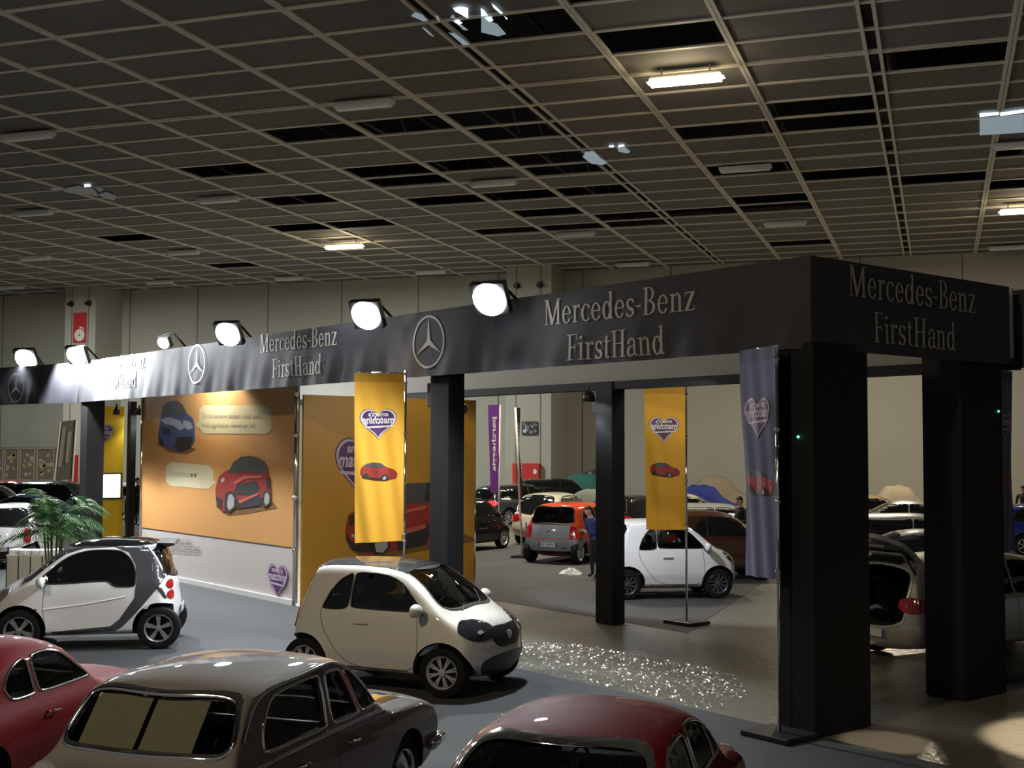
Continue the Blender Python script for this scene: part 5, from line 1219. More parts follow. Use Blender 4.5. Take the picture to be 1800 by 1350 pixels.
# ------------------------------------------------------------------ flags on poles
M['flagy'] = mat('yellow_flag_fabric', (.80, .42, .03), .7); M['flagl'] = mat('lavender_flag_fabric', (.085, .085, .175), .75)
for k in ('flagy', 'flagl'):
    b_ = M[k].node_tree.nodes['Principled BSDF']
    b_.inputs['Sheen Weight'].default_value = .2
def flag(base, dirv, label, m, W_=.74, H_=2.5, top=4.12, mir=-1, seed=0, plate_=True, side=1, group=None, car=True):
    base = base + Vector((0, 0, .007)); r = empty('flag_banner', base); tag(r, label, 'flag'); d = Vector(dirv).normalized(); n = Vector((d.y, -d.x, 0))
    if n.dot(Vector((0, 0, 0)) - base) < 0: n = -n
    bm = bmesh.new(); add_tube(bm, [(0, 0, .05), (0, 0, top + .04)], .019, 10)
    for z in (top - .02, top - .16, top - .9, top - 1.66, top - 2.4, top - 2.5): add_tube(bm, [(0, 0, z), (0, 0, z + .035)], .032, 8)
    add_tube(bm, [(0, 0, top), d * W_ + Vector((0, 0, top))], .012, 8)
    link_bm('pole', bm, M['chrome'], r, True)
    if plate_:
        bm = bmesh.new(); add_box(bm, (0, 0, .03), (.62, .52, .06), Matrix.Rotation(math.atan2(U.y, U.x), 3, 'Z')); link_bm('base_plate', bm, M['plastic'], r, bevel=.012)
    def cl(a, z, off=0):
        s = a / W_; k = (top - z) / H_
        w = .018 * math.sin(a * 9 + 3 * k + seed) * (.2 + k) + .012 * math.sin(a * 23 + 8 * k + seed * 2) * (.3 + k) + .02 * math.sin(k * 5 + seed) * s
        sag = -.03 * s * k * math.sin(seed + 1)
        return d * (a * (1 - .05 * k * s) + .02) + n * (w + off) + Vector((0, 0, z + sag))
    vs, fs = [], []; nx, nz = 20, 50
    for i in range(nx + 1):
        for j in range(nz + 1): vs.append(cl(W_ * i / nx, top - H_ * j / nz))
    for i in range(nx):
        for j in range(nz): fs.append((i * (nz + 1) + j, (i + 1) * (nz + 1) + j, (i + 1) * (nz + 1) + j + 1, i * (nz + 1) + j + 1))
    c = link_mesh('flag_cloth', vs, fs, m, r)
    hem = [(0, top), (W_, top), (W_, top - .13), (0, top - .13)]
    prints('hem', [hem], lambda a, b: cl(a, b, .003), mat('hem_' + m.name, tuple(v * .72 for v in m.node_tree.nodes['Principled BSDF'].inputs['Base Color'].default_value[:3]), .7), c, .06)
    # mir -1: the print reads reversed from the camera side; a grows away from the pole
    heart_logo(c, lambda a, b, o: cl(a, b, o + .003), W_ * .52, top - .72, W_ * .75, .50, mir=mir, o=.002, step=.06, white=M['signwhite'] if m is M['flagy'] else M['lilac'])
    if car:
        cx, cz, s_ = W_ * .50, top - 1.45, W_ * .76 * side
        cp = [('printed_car_body', M['pcarred'], [[(-.5, -.05), (-.48, .10), (-.40, .19), (-.1, .22), (.2, .12), (.42, .04), (.5, -.06), (.47, -.20), (.2, -.25), (-.4, -.18)]]),
              ('printed_car_glass', M['pcarglass'], [[(-.40, .14), (-.34, .22), (-.15, .25), (.05, .23), (.2, .12), (-.1, .11)]]),
              ('printed_car_dark', M['pcardark'], [[(-.46, -.12), (-.34, -.02), (-.26, -.12), (-.30, -.2), (-.42, -.17)], [(.02, -.18), (.14, -.08), (.26, -.12), (.28, -.24), (.1, -.27)], [(-.3, -.2), (.05, -.25), (.05, -.2), (-.3, -.14)]]),
              ('printed_rim', M['pcarrim'], [[(.10, -.20), (.15, -.13), (.20, -.16), (.19, -.22), (.13, -.24)]])]
        for k, (nm, mm, pls) in enumerate(cp): prints(nm, [[(cx - s_ * a, cz + b * W_ * .72) for a, b in q] for q in pls], lambda a, b, k=k: cl(a, b, .005 + .003 * k), mm, c, .06)
    return r
def dir_at(px, extra): a = math.atan((px - 900) / FPX) - YAW + math.radians(extra); return Vector((math.sin(a), math.cos(a), 0))
flag(atz(709, 1146, .0), dir_at(709, -93), 'bright yellow flag with heart and car in front of the amber panel', M['flagy'], seed=.6, mir=1, W_=.74, H_=2.48, top=4.10)
flag(atz(1207, 1097, .0), dir_at(1207, -93), 'yellow flag with heart and car standing right of the rear column', M['flagy'], seed=2.1, mir=1, W_=.70, H_=2.48, top=4.08)
flag(atz(1370, 1297, .0), dir_at(1366, -30), 'lavender flag beside the near corner column', M['flagl'], seed=1.2, mir=1, W_=.74, H_=2.46, top=4.09)
flag(atz(1757, 1190, .0), dir_at(1757, 22), 'lavender flag half hidden behind the right column', M['flagl'], seed=3.0, mir=-1, side=-1, W_=.56, H_=2.46, top=4.07)
def tall_flag(px, depth, top_y, bot_y, m, label, ltxt, dx=0, w=.42, face=-85):
    b0 = atdepth(px, 787 + 3.0 * FPX / depth, depth); b0.z = .007; tp = atdepth(px + dx, top_y, depth); zt = tp.z; r = empty('feather_flag', b0); tag(r, label, 'flag')
    zb = atdepth(px, bot_y, depth).z; top = Vector((tp.x - b0.x, tp.y - b0.y, zt)); d = dir_at(px, face)
    bm = bmesh.new(); add_tube(bm, [(0, 0, .03), top], .03, 8); link_bm('pole', bm, M['signwhite'], r, True)
    bm = bmesh.new(); add_box(bm, (0, 0, .03), (.5, .5, .06)); link_bm('base_plate', bm, M['plastic'], r)
    def cl(a, z, off=0):
        t = z / zt; n = Vector((d.y, -d.x, 0)); n = -n if n.y > 0 else n
        return top * t + d * a * (1 - .3 * (zt - z) / (zt - zb)) + n * (.03 * math.sin(z * 3 + a * 6) + off)
    vs = []; fs = []
    for i in range(5):
        for j in range(31): vs.append(cl(w * i / 4, zb + (zt - zb) * j / 30))
    for i in range(4):
        for j in range(30): fs.append((i * 31 + j, (i + 1) * 31 + j, (i + 1) * 31 + j + 1, i * 31 + j + 1))
    c = link_mesh('flag_cloth', vs, fs, m, r)
    pl = fit2(plain_text(ltxt, bold=.02), 0, 1, 0, 1)
    prints('lettering', [[(w * (.25 + .5 * b), zt - .4 - (zt - zb) * .62 * a) for a, b in q] for q in pl], lambda a, b: cl(a, b, .02), M['signwhite'], c, .2)
M['fpurple'] = mat('purple_flag_fabric', (.13, .025, .22), .7)
tall_flag(876, 41, 712, 866, M['fpurple'], 'tall purple flag with white lettering behind the stand', 'parcheggia', dx=3, w=.40)
tall_flag(918, 34, 717, 880, M['photo_dark'], 'narrow black flag on a white pole behind the stand', 'autonomy', dx=-12, w=.30, face=20)
# ------------------------------------------------------------------ cars in place
def head(a): a = math.radians(a); return Vector((math.sin(a), math.cos(a), 0))
def from_wheel(px, py, ang, wb, side, front, track, scale=1):
    """centre of a car whose near wheel touches the ground at the given point"""
    p = atz(px, py, 0); f = head(ang); right = Vector((f.y, -f.x, 0))
    return p - f * (wb / 2 * (1 if front else -1)) * scale - right * (track * side) * scale
s453 = spec_453(); s453b = spec_453(rim='s10', plate=1)
def black_roof(ctx):
    decal('roof_panel', ctx.bvh, [(-.92, .50, 1.5), (-.92, -.50, 1.5), (.34, -.52, 1.45), (.34, .52, 1.45)], M['black'], ctx.root, off=.006, out=(0, 0, 1), curve=False, step=.08)
    for s in (1, -1):
        decal('rear_pillar_panel', ctx.bvh, [(-1.15, s * .8, 1.04), (-1.03, s * .8, 1.30), (-.96, s * .8, 1.44), (-.89, s * .8, 1.46), (-.96, s * .8, 1.28), (-1.08, s * .8, 1.04)], M['black'], ctx.root, off=.008, out=(0, s, 0), curve=False, step=.04)
build_car(s453, M['silver'], 'silver two-seat city car with black roof in front of the amber panel', loc=from_wheel(776, 1229, 95, 1.873, 1, True, .78, 1.045), ang=95, scale=1.045, zk=.955, extras=black_roof)
build_car(spec_451(), M['white'], 'white two-seat city car with dark grey side band at the left', loc=from_wheel(278, 1142, -120, 1.867, -1, False, .73, 1.05), ang=-120, zk=.98, scale=1.05, rim='midalloy')
build_car(s453b, M['white'], 'white two-seat city car behind the stand, partly hidden by the rear column', loc=from_wheel(1263, 1053, 62, 1.873, 1, True, .78, 1.0), ang=62, scale=1.0, rim='darkalloy')
# classics in the foreground
build_car(spec_sedan(), M['sedan'], 'grey classic saloon with chrome trim and beige rear sunshades', loc=(-4.93, 8.22, 0), ang=0, scale=1.0, rim='chrome', res=1.25, glass='cglass')
build_car(spec_coupe('a'), M['red'], 'red classic coupe at the lower left corner beside the grey saloon', loc=(-7.98, 9.0, 0), ang=-8, rim='chrome', res=1.15)
build_car(spec_coupe('b'), M['darkred'], 'dark red classic coupe seen from behind at the bottom centre', loc=(-2.20, 8.02, 0), ang=0, rim='chrome', res=1.25)
# ---- cars behind
s4 = spec_453(True)
def two_tone(ctx):
    X0 = ctx.sp['x0']; r, b = ctx.root, ctx.bvh
    decal('tailgate_panel', b, [(X0, .60, 1.0), (X0, -.60, 1.0), (X0, -.58, .66), (X0, .58, .66)], M['steelblue'], r, off=.007, out=(-1, 0, 0), curve=False)
    decal('bumper_panel', b, [(X0, .76, .64), (X0, -.76, .64), (X0, -.74, .34), (X0, .74, .34)], M['steelblue'], r, off=.009, out=(-1, 0, 0), curve=False, step=.06)
    for s in (1, -1): decal('lower_panel', b, [(-1.52, s * .83, .64), (-1.20, s * .83, .64), (-1.05, s * .83, .66), (-1.0, s * .83, .60), (-1.6, s * .83, .3)], M['steelblue'], r, off=.006, out=(0, s, 0), curve=False)
def rear_at(px, py, depth_extra, ang, wb, scale=1): return atz(px, py, 0) + head(ang) * (wb / 2 * scale)
build_car(s4, M['orange'], 'orange and grey five-door city car seen from behind', loc=rear_at(974, 990, 0, 10, 2.494), ang=10, extras=two_tone, hollow=True, res=.8)
build_car(spec_453(True), M['black'], 'black city car cut off by the amber panel edge', loc=rear_at(762, 972, 0, 14, 2.494), ang=14, hollow=False, res=.7)
build_car(spec_453(True), M['white'], 'white five-door city car at the left edge beside the palm', loc=rear_at(2, 1000, 0, -28, 2.494, 1.0), ang=-28, hollow=False, res=.7)
def at(px, depth): p = atdepth(px, 787, depth); return Vector((p.x, p.y, 0))
def bg(kind, L, H, col, px, depth, ang, label, lit=False, hood=.95, **kw):
    sp = spec_common(L, H, .87, kind, hood); sp['lit'] = lit
    return build_car(sp, M[col], label, loc=at(px, depth), ang=ang, hollow=False, res=.55, **kw)
bg('wagon', 4.3, 1.56, 'darkgrey', 915, 50, 30, 'dark grey car with lit red tail lamp, left of the white hatchback', lit=True)
bg('wagon', 4.4, 1.62, 'black', 990, 56.5, 68, 'black car just below the red fire hose cabinet')
bg('hatch', 3.9, 1.60, 'cream', 978, 40, 4, 'cream-white hatchback behind the orange and grey car')
bg('hatch', 4.2, 1.50, 'lsilver', 1262, 34.5, 72, 'pale silver car behind the brown car')
bg('saloon', 4.4, 1.42, 'cream', 1200, 44.5, 75, 'cream saloon below the blue covered heap')
build_car(spec_453(), M['brown'], 'brown city car behind the white two-seater', loc=at(1250, 29.2), ang=64, scale=1.0, hollow=False, res=.6)
bg('hatch', 4.0, 1.55, 'black', 1114, 39.5, 12, 'black car between the rear column and the right yellow flag')
bg('hatch', 4.2, 1.45, 'tan', 1524, 43, 78, 'tan yellow car seen through the stand opening')
bg('saloon', 4.4, 1.42, 'lsilver', 1605, 39, 85, 'silver car in the second row through the stand opening')
bg('wagon', 4.4, 1.46, 'lsilver', 1610, 30, 80, 'silver car roof third row through the stand opening')
bg('saloon', 4.5, 1.40, 'darkgrey', 1640, 25, 75, 'dark grey car directly behind the open tailgate')
bg('hatch', 4.2, 1.46, 'blue', 1870, 35.5, 80, 'dark blue car at the right edge behind the lavender flag')
bg('hatch', 4.3, 1.55, 'darkgrey', -15, 47, 60, 'dark grey car at the left edge under the palm leaves')
bg('hatch', 4.2, 1.50, 'darkred', 30, 55, 75, 'dark red car with pale roof below the posters')
bg('wagon', 4.3, 1.6, 'black', 112, 50, 80, 'black car with white roof rail beside the left column')
bg('saloon', 4.1, 1.40, 'blue', 62, 42, 75, 'blue car seen through the palm leaves')
bg('hatch', 4.2, 1.5, 'white', 262, 52, 60, 'white car with raised lid behind the two dark figures')
bg('wagon', 4.4, 1.55, 'darkgrey', 780, 54, 75, 'dark car far behind the black city car')
# estate car with the tailgate open, seen through the right opening
def tailgate(ctx):
    r, b = ctx.root, ctx.bvh
    piv = Vector((-1.72, 0, 1.40)); a = math.radians(8)
    R = Matrix.Rotation(math.radians(98), 3, 'Y')
    def T(x, y, z): return piv + Vector((-z * math.cos(math.radians(24)) + x * .3, y, z * math.sin(math.radians(24)) + x))
    # outline of the lid in (distance from hinge, half width)
    out = [(0, .52), (.25, .58), (.52, .64), (.60, .66), (.95, .62), (1.05, .55)]
    bm = bmesh.new(); top = []; bot = []
    for sgn in (1, -1):
        for q, (t, w) in enumerate(out if sgn > 0 else out[::-1]):
            c = .05 * math.sin(t / 1.05 * math.pi)
            top.append(bm.verts.new(T(c + .03, sgn * w, t))); bot.append(bm.verts.new(T(c - .03, sgn * w, t)))
    bm.faces.new(top); bm.faces.new(bot[::-1])
    for i in range(len(top)): j = (i + 1) % len(top); bm.faces.new((top[i], bot[i], bot[j], top[j]))
    t = link_bm('tailgate', bm, ctx.col, r, bevel=.008)
    for dz, nm in ((.085, 'tailgate_glass'), (-.045, 'tailgate_glass')):
        bm = bmesh.new(); vs = [bm.verts.new(T(dz + .02 * math.sin(q[0] * 3), q[1], q[0])) for q in ((.08, .46), (.50, .56), (.50, -.56), (.08, -.46))]; bm.faces.new(vs); link_bm(nm, bm, M['oglass'], t)
    bm = bmesh.new()
    for s in (1, -1): add_tube(bm, [(-1.80, s * .56, 1.10), T(-.04, s * .58, .42)], .014, 6)
    link_bm('gas_strut', bm, M['plastic'], t)
    bm = bmesh.new(); add_tube(bm, [T(-.05, .5, .80), T(-.05, -.5, .80)], .03, 8); link_bm('handle_bar', bm, M['chrome'], t)
    strip('boot_seal', b, [(-2.15, .50, .60), (-2.15, .56, .95), (-2.1, .50, 1.30), (-2.1, -.50, 1.30), (-2.15, -.56, .95), (-2.15, -.50, .60)], M['alloy'], r, w=.05, h=.012, closed=True, out=(-1, 0, 0))
spw = spec_common(4.4, 1.50, .88, 'wagon', .93); spw['rw'] = None; spw['pz'] = .44
spw['boot'] = [(-.52, .62), (-.56, .95), (-.50, 1.32), (.50, 1.32), (.56, .95), (.52, .62)]; spw['boot_x'] = -.2
pt = atz(1618, 1068, .86); hd = 42
loc = pt + head(hd) * 2.08 - Vector((head(hd).y, -head(hd).x, 0)) * .80
build_car(spw, M['lsilver'], 'silver estate car with its tailgate raised between the two right columns', loc=(loc.x, loc.y, 0), ang=hd, extras=tailgate, res=.9, glass='dglass')

# ---- covered cars and heaps along the back wall
def heap(px, depth, L, H, Wd, m, label, ang=80, seed=0, cat='covered car', name='covered_car'):
    bm = bmesh.new(); n, k = 30, 14; rnd = random.Random(seed); ph = [rnd.uniform(0, 6) for _ in range(4)]; V = []
    for i in range(n + 1):
        for j in range(k + 1):
            x = -1 + 2 * i / n; y = -1 + 2 * j / k
            e = (1 - abs(x) ** 3.5) ** .5 * (1 - abs(y) ** 4) ** .5 if abs(x) < 1 and abs(y) < 1 else 0
            prof = .55 + .45 * math.exp(-((x + .1) / .5) ** 4)
            z = H * e * prof + .03 * math.sin(x * 11 + ph[0]) * math.sin(y * 7 + ph[1]) * e + .02 * math.sin(x * 23 + ph[2]) * e
            V.append(bm.verts.new((x * L / 2, y * Wd / 2, max(z, 0.0))))
    for i in range(n):
        for j in range(k): bm.faces.new((V[i * (k + 1) + j], V[(i + 1) * (k + 1) + j], V[(i + 1) * (k + 1) + j + 1], V[i * (k + 1) + j + 1]))
    o = link_bm(name, bm, m, smooth=True); o.location = at(px, depth); o.rotation_euler = (0, 0, math.radians(90 - ang)); return tag(o, label, cat)
heap(1034, 60.5, 4.6, 1.75, 2.0, M['greenteal'], 'teal covered car behind the orange and grey car', seed=1)
heap(1050, 47, 3.8, 1.45, 1.8, mat('pale_green_cover', (.30, .34, .28), .8, bump=.4, bscale=6), 'pale green covered car in front of the teal cover', seed=2)
heap(1238, 54.5, 3.6, 1.42, 1.8, M['bluecover'], 'blue covered car above the cream saloon', seed=3)
heap(1262, 60, 3.9, 1.72, 1.8, M['tancover'], 'brownish covered car by the wall behind the blue one', seed=4)
heap(1582, 52, 3.2, 1.50, 1.7, M['tancover'], 'tan soft top heap seen through the stand opening', seed=6)
# striped barrier leaning up at the wall
p = at(1024, 63); r = empty('striped_barrier', p); tag(r, 'sloping dark striped barrier board above the teal covered car', 'barrier')
a = atplane(992, 850, p, (0, 1, 0)) - p; b = atplane(1052, 831, p, (0, 1, 0)) - p; dd = b - a; nn = Vector((-dd.z, 0, dd.x)).normalized() * .22
bm = bmesh.new(); add_frame_box(bm, a - nn, dd, nn * 2, Vector((0, .08, 0))); link_bm('board', bm, M['photo_dark'], r)
bm = bmesh.new()
for k in range(3): add_frame_box(bm, a + dd * (.18 + .27 * k) - nn * .8 - Vector((0, .02, 0)), dd * .10, nn * 1.6, Vector((0, .02, 0)))
link_bm('stripe', bm, M['photo_mid'], r)
bm = bmesh.new(); add_tube(bm, [a * 1, Vector((a.x, 0, 0))], .05, 6); add_tube(bm, [b * 1, Vector((b.x, 0, 0))], .05, 6); link_bm('post', bm, M['plastic'], r)
# leaning black banner stand at the left
p = at(108, 56); r = empty('leaning_banner', p); tag(r, 'dark banner leaning to the right in front of the left pilaster', 'banner')
def lp(x, y): return atplane(x, y, p, head(-39)) - p
bm = bmesh.new()
q = [lp(106, 741), lp(134, 738), lp(127, 842), lp(95, 846)]
A = [bm.verts.new(v) for v in q]; Bv = [bm.verts.new(v + head(-39) * .08) for v in q]; bm.faces.new(A); bm.faces.new(Bv[::-1])
for i in range(4): bm.faces.new((A[i], Bv[i], Bv[(i + 1) % 4], A[(i + 1) % 4]))
link_bm('banner_board', bm, M['poster'], r)
bm = bmesh.new()
for q in ([lp(110, 750), lp(116, 750), lp(108, 820), lp(101, 822)], [lp(119, 760), lp(126, 758), lp(120, 812), lp(114, 815)]): bm.faces.new([bm.verts.new(v - head(-39) * .02) for v in q])
link_bm('banner_print', bm, M['poster3'], r)
bm = bmesh.new(); add_tube(bm, [lp(106, 741), lp(95, 846), Vector((lp(92, 870).x, lp(92, 870).y, 0))], .04, 6); add_tube(bm, [lp(134, 738), Vector((lp(124, 870).x, lp(124, 870).y, 0))], .04, 6); link_bm('support_pole', bm, M['signwhite'], r)
p = at(128, 57); r, w, h = None, None, None
bm = bmesh.new(); a = atplane(122, 800, p, head(-39)); b = atplane(137, 850, p, head(-39)); add_frame_box(bm, (0, 0, 0), (b - a) * 1.0 - Vector((0, 0, (b - a).z)), head(-39) * .1, Vector((0, 0, a.z)))
o = link_bm('red_board', bm, M['signred']); o.location = (a.x, a.y, 0); tag(o, 'red upright board beside the leaning dark banner', 'board')

# ------------------------------------------------------------------ palm and planters
M['leaf'] = mat('palm_leaf', (.045, .13, .035), .5, noise=.5, nscale=4); M['stem'] = mat('palm_stem', (.06, .09, .03), .7)
M['planter'] = mat('cream_planter', (.46, .43, .32), .7, noise=.15, nscale=6); M['soil'] = mat('soil', (.03, .02, .012), .95)
pp = at(98, 23.5) + Vector((0, 0, .007))
def palm():
    r = empty('potted_palm', pp); tag(r, 'green potted palm with arching fronds left of the corner column', 'palm'); rnd = random.Random(4)
    bm = bmesh.new(); add_lathe(bm, [(.20, 0), (.25, .36), (.28, .38), (.26, .40), (.22, .36)], 'Z', 24); link_bm('pot', bm, M['plastic'], r, True)
    bm = bmesh.new(); st = []
    for k in range(9):
        a = rnd.uniform(0, 6.28); b0 = Vector((.08 * math.cos(a), .08 * math.sin(a), .34)); t0 = b0 + Vector((.12 * math.cos(a), .12 * math.sin(a), rnd.uniform(1.0, 1.35))); add_tube(bm, [b0, (b0 + t0) / 2, t0], .018, 6); st.append(t0)
    link_bm('stem', bm, M['stem'], r, True)
    bm = bmesh.new(); add_lathe(bm, [(.001, .37), (.23, .37)], 'Z', 20); link_bm('soil', bm, M['soil'], r)
    for k in range(38):
        base = st[k % 9]; a = k * 2.4 + rnd.uniform(-.3, .3); L = rnd.uniform(.70, 1.05); up = rnd.choice((.1, .3, .6, .9, 1.3, 1.7)); bm = bmesh.new(); pts = []
        for q in range(9):
            t = q / 8; pts.append(base + Vector((math.cos(a) * L * t * (1 - .2 * up), math.sin(a) * L * t * (1 - .2 * up), up * L * t - (.35 + .55 * up) * L * t * t)))
        add_tube(bm, pts, [.009 * (1 - .8 * i / 8) for i in range(9)], 5)
        for q in range(22):
            t = .12 + .88 * q / 21; i = min(7, int(t * 8)); f = t * 8 - i; c = pts[i] * (1 - f) + pts[i + 1] * f; d = (pts[i + 1] - pts[i]).normalized(); s = d.cross(Vector((0, 0, 1))).normalized()
            ll = .26 * math.sin(math.pi * min(1, t * .9 + .1)) ** .6 + .05
            for sg in (1, -1):
                tip = c + (s * sg * .85 + d * .6).normalized() * ll + Vector((0, 0, -ll * rnd.uniform(.25, .55))); m_ = (c + tip) / 2 + Vector((0, 0, .02)); w_ = d * .006
                v = [bm.verts.new(x) for x in (c - w_, m_ - w_ * 1.5, tip, m_ + w_ * 1.5, c + w_)]; bm.faces.new(v)
        link_bm('frond', bm, M['leaf'], r)
palm()
def planter(c, ang, L, label, H_=.62, top=.14):
    r = empty('planter', c + Vector((0, 0, .007)), math.radians(ang)); tag(r, label, 'planter')
    bm = bmesh.new(); add_box(bm, (0, 0, H_ / 2 + .005), (L, .42, H_)); link_bm('box', bm, M['planter'], r, bevel=.015)
    bm = bmesh.new(); n = int(L / .22)
    for k in range(n + 1): add_box(bm, (-L / 2 + .02 + (L - .04) * k / n, -.215, H_ / 2), (.014, .012, H_ - .06)); add_box(bm, (-L / 2 + .02 + (L - .04) * k / n, .215, H_ / 2), (.014, .012, H_ - .06))
    link_bm('groove', bm, M['plastic'], r)
    bm = bmesh.new(); rnd = random.Random(int(L * 100))
    for k in range(int(L / .13)): add_box(bm, (-L / 2 + .08 + k * .13, rnd.uniform(-.05, .05), H_ + .05), (.15, .36, top * rnd.uniform(.7, 1)), Matrix.Rotation(rnd.uniform(-.2, .2), 3, 'Z'))
    link_bm('pale_gravel_fill', bm, M['paper'], r, bevel=.02)
def pdir(): return math.degrees(math.atan2(U.y, U.x))
c1, c2, c3 = at(66, 26.2), at(128, 26.0), at(196, 25.2)
planter(c1, 17, 1.05, 'cream grooved planter box left of the palm', H_=.72)
planter(c2, 17, .38, 'short cream planter box right of the palm', H_=.74)
planter(c3, 17, 1.15, 'cream planter with bright white top behind the car roof', H_=.84, top=.22)

# ------------------------------------------------------------------ people
def person(name_label, loc, ang, h=1.74, top='cloth_black', legs='cloth_black', lean=0, arm='down', hold=None, hairm='hair'):
    r = empty('person', loc, math.radians(90 - ang)); tag(r, name_label, 'person'); k = h / 1.75; r.scale = (k, k, k)
    def skin(name, pts, edges, rad, m, sub=1, root=0):
        me = bpy.data.meshes.new(name); me.from_pydata(pts, edges, []); o = bpy.data.objects.new(name, me); COL.objects.link(o)
        md = o.modifiers.new('s', 'SKIN'); sv = me.skin_vertices[0].data if me.skin_vertices else None
        if sv is None: bpy.context.view_layer.objects.active = o; sv = me.skin_vertices.new().data if hasattr(me.skin_vertices, 'new') else None
        for v, q in zip(sv, rad): v.radius = (q, q) if not isinstance(q, tuple) else q
        sv[root].use_root = True
        s = o.modifiers.new('u', 'SUBSURF'); s.levels = sub; s.render_levels = sub
        dg = bpy.context.evaluated_depsgraph_get(); m2 = bpy.data.meshes.new_from_object(o.evaluated_get(dg)); o.modifiers.clear(); o.data = m2; m2.materials.clear(); m2.materials.append(m)
        m2.polygons.foreach_set('use_smooth', [True] * len(m2.polygons)); o.parent = r; return o
    L = lean
    def P(x, y, z):   # bend the upper body forward about the hip
        if z <= .95: return (x, y, z)
        dz = z - .95; return (x + math.sin(L) * dz, y, .95 + math.cos(L) * dz)
    pts = [P(0, 0, .95), P(0, 0, 1.12), P(.01, 0, 1.30), P(.0, 0, 1.44), P(.01, 0, 1.52), P(.03, 0, 1.60), P(.03, 0, 1.68)]
    ed = [(0, 1), (1, 2), (2, 3), (3, 4), (4, 5), (5, 6)]; rad = [(.15, .11), (.13, .10), (.16, .11), (.10, .08), .052, .078, .072]
    for s in (1, -1):
        b0 = len(pts)
        pts += [(0, s * .09, .86), (.02, s * .10, .50), (-.02, s * .11, .09), (.12, s * .12, .04)]; ed += [(0, b0), (b0, b0 + 1), (b0 + 1, b0 + 2), (b0 + 2, b0 + 3)]; rad += [.095, .062, .042, .038]
        b1 = len(pts)
        if arm == 'down': q = [P(0, s * .19, 1.41), P(-.02, s * .25, 1.14), P(.05, s * .25, .90), P(.06, s * .245, .83)]
        else: q = [P(0, s * .19, 1.41), P(.0, s * .25, 1.14), P(.22, s * .16, 1.12), P(.30, s * .13, 1.15)]
        pts += q; ed += [(3, b1), (b1, b1 + 1), (b1 + 1, b1 + 2), (b1 + 2, b1 + 3)]; rad += [.062, .045, .033, .03]
        # hand with five fingers
        hx = Vector(q[3]); d = (Vector(q[3]) - Vector(q[2])).normalized(); side = Vector((0, s, 0)); pn = d.cross(side).normalized()
        fp = [tuple(hx + d * .0)]; fe = []; fr_ = [.026]
        fp.append(tuple(hx + d * .06)); fe.append((0, 1)); fr_.append(.030)
        for i, (off, ln) in enumerate(((-.028, .062), (-.009, .075), (.011, .070), (.030, .055))):
            n0 = len(fp); c = hx + d * .085 + pn * off; fp += [tuple(c), tuple(c + d * ln * .55 - side * .012), tuple(c + d * ln * .85 - side * .035)]; fe += [(1, n0), (n0, n0 + 1), (n0 + 1, n0 + 2)]; fr_ += [.010, .009, .008]
        n0 = len(fp); c = hx + d * .03 - pn * .035; fp += [tuple(c), tuple(c + d * .035 - pn * .02 - side * .015)]; fe += [(0, n0), (n0, n0 + 1)]; fr_ += [.011, .009]
        skin('hand', fp, fe, fr_, M['skin'])
    body = skin('body', pts, ed, rad, M[top], 2)
    body.data.materials.append(M['skin']); body.data.materials.append(M[legs])
    nz = Vector(P(.01, 0, 1.49))
    for p in body.data.polygons:
        c = p.center; up = (c - Vector(P(0, 0, .95))).dot(Vector((math.sin(L), 0, math.cos(L))))
        p.material_index = 1 if (up > .545 and abs(c.y) < .1) else (2 if c.z < .93 and abs(c.y) < .22 else 0)
    hc = Vector(P(.045, 0, 1.66))
    bm = bmesh.new(); bmesh.ops.create_uvsphere(bm, u_segments=20, v_segments=14, radius=1)
    for v in bm.verts: v.co = Vector((v.co.x * .095, v.co.y * .076, v.co.z * .118)) + hc
    hd_ = link_bm('head', bm, M['skin'], r, True)
    bm = bmesh.new(); add_box(bm, hc + Vector((.10, 0, -.01)), (.03, .022, .045)); add_box(bm, hc + Vector((0, .078, 0)), (.03, .015, .05)); add_box(bm, hc + Vector((0, -.078, 0)), (.03, .015, .05)); link_bm('nose_and_ears', bm, M['skin'], hd_, bevel=.006)
    bm = bmesh.new()
    for s in (1, -1): bmesh.ops.create_uvsphere(bm, u_segments=8, v_segments=6, radius=.011, matrix=Matrix.Translation(hc + Vector((.086, s * .03, .02))))
    add_box(bm, hc + Vector((.088, 0, -.055)), (.008, .045, .008)); link_bm('eyes_and_mouth', bm, M['hair'], hd_)
    bm = bmesh.new(); bmesh.ops.create_uvsphere(bm, u_segments=20, v_segments=14, radius=1)
    bmesh.ops.delete(bm, geom=[v for v in bm.verts if (v.co.z < .15 and v.co.x > -.1) or v.co.z < -.45], context='VERTS')
    for v in bm.verts: v.co = Vector((v.co.x * .108, v.co.y * .088, v.co.z * .130)) + hc + Vector((-.008, 0, .006))
    bmesh.ops.solidify(bm, geom=list(bm.faces), thickness=.012); link_bm('hair', bm, M[hairm], hd_, True)
    if hold:
        bm = bmesh.new(); q = Vector(P(.38, 0, 1.2)); add_box(bm, q, (.02, .22, .30), Matrix.Rotation(-.5, 3, 'Y'))
        o = link_bm('paper_sheet', bm, M['paper']); o.location = r.location; o.rotation_euler = r.rotation_euler; tag(o, 'white paper sheet held by the man beside the silver car', 'paper')
    return r
person('person in dark clothes standing nearest the yellow screen wall', at(229, 47.5), 150, 1.74)
person('person in a dark coat with arms forward in the gap left of the orange panel', at(245, 47), 200, 1.80, arm='fwd')
person('person in blue top and dark trousers beside the orange and grey car', at(1046, 29.0), 215, 1.66, top='cloth_blue', arm='fwd', lean=.25)
person('person with dark hair holding white paper beside the silver car', at(1301, 32.5), 215, 1.74, arm='fwd', hold=True)
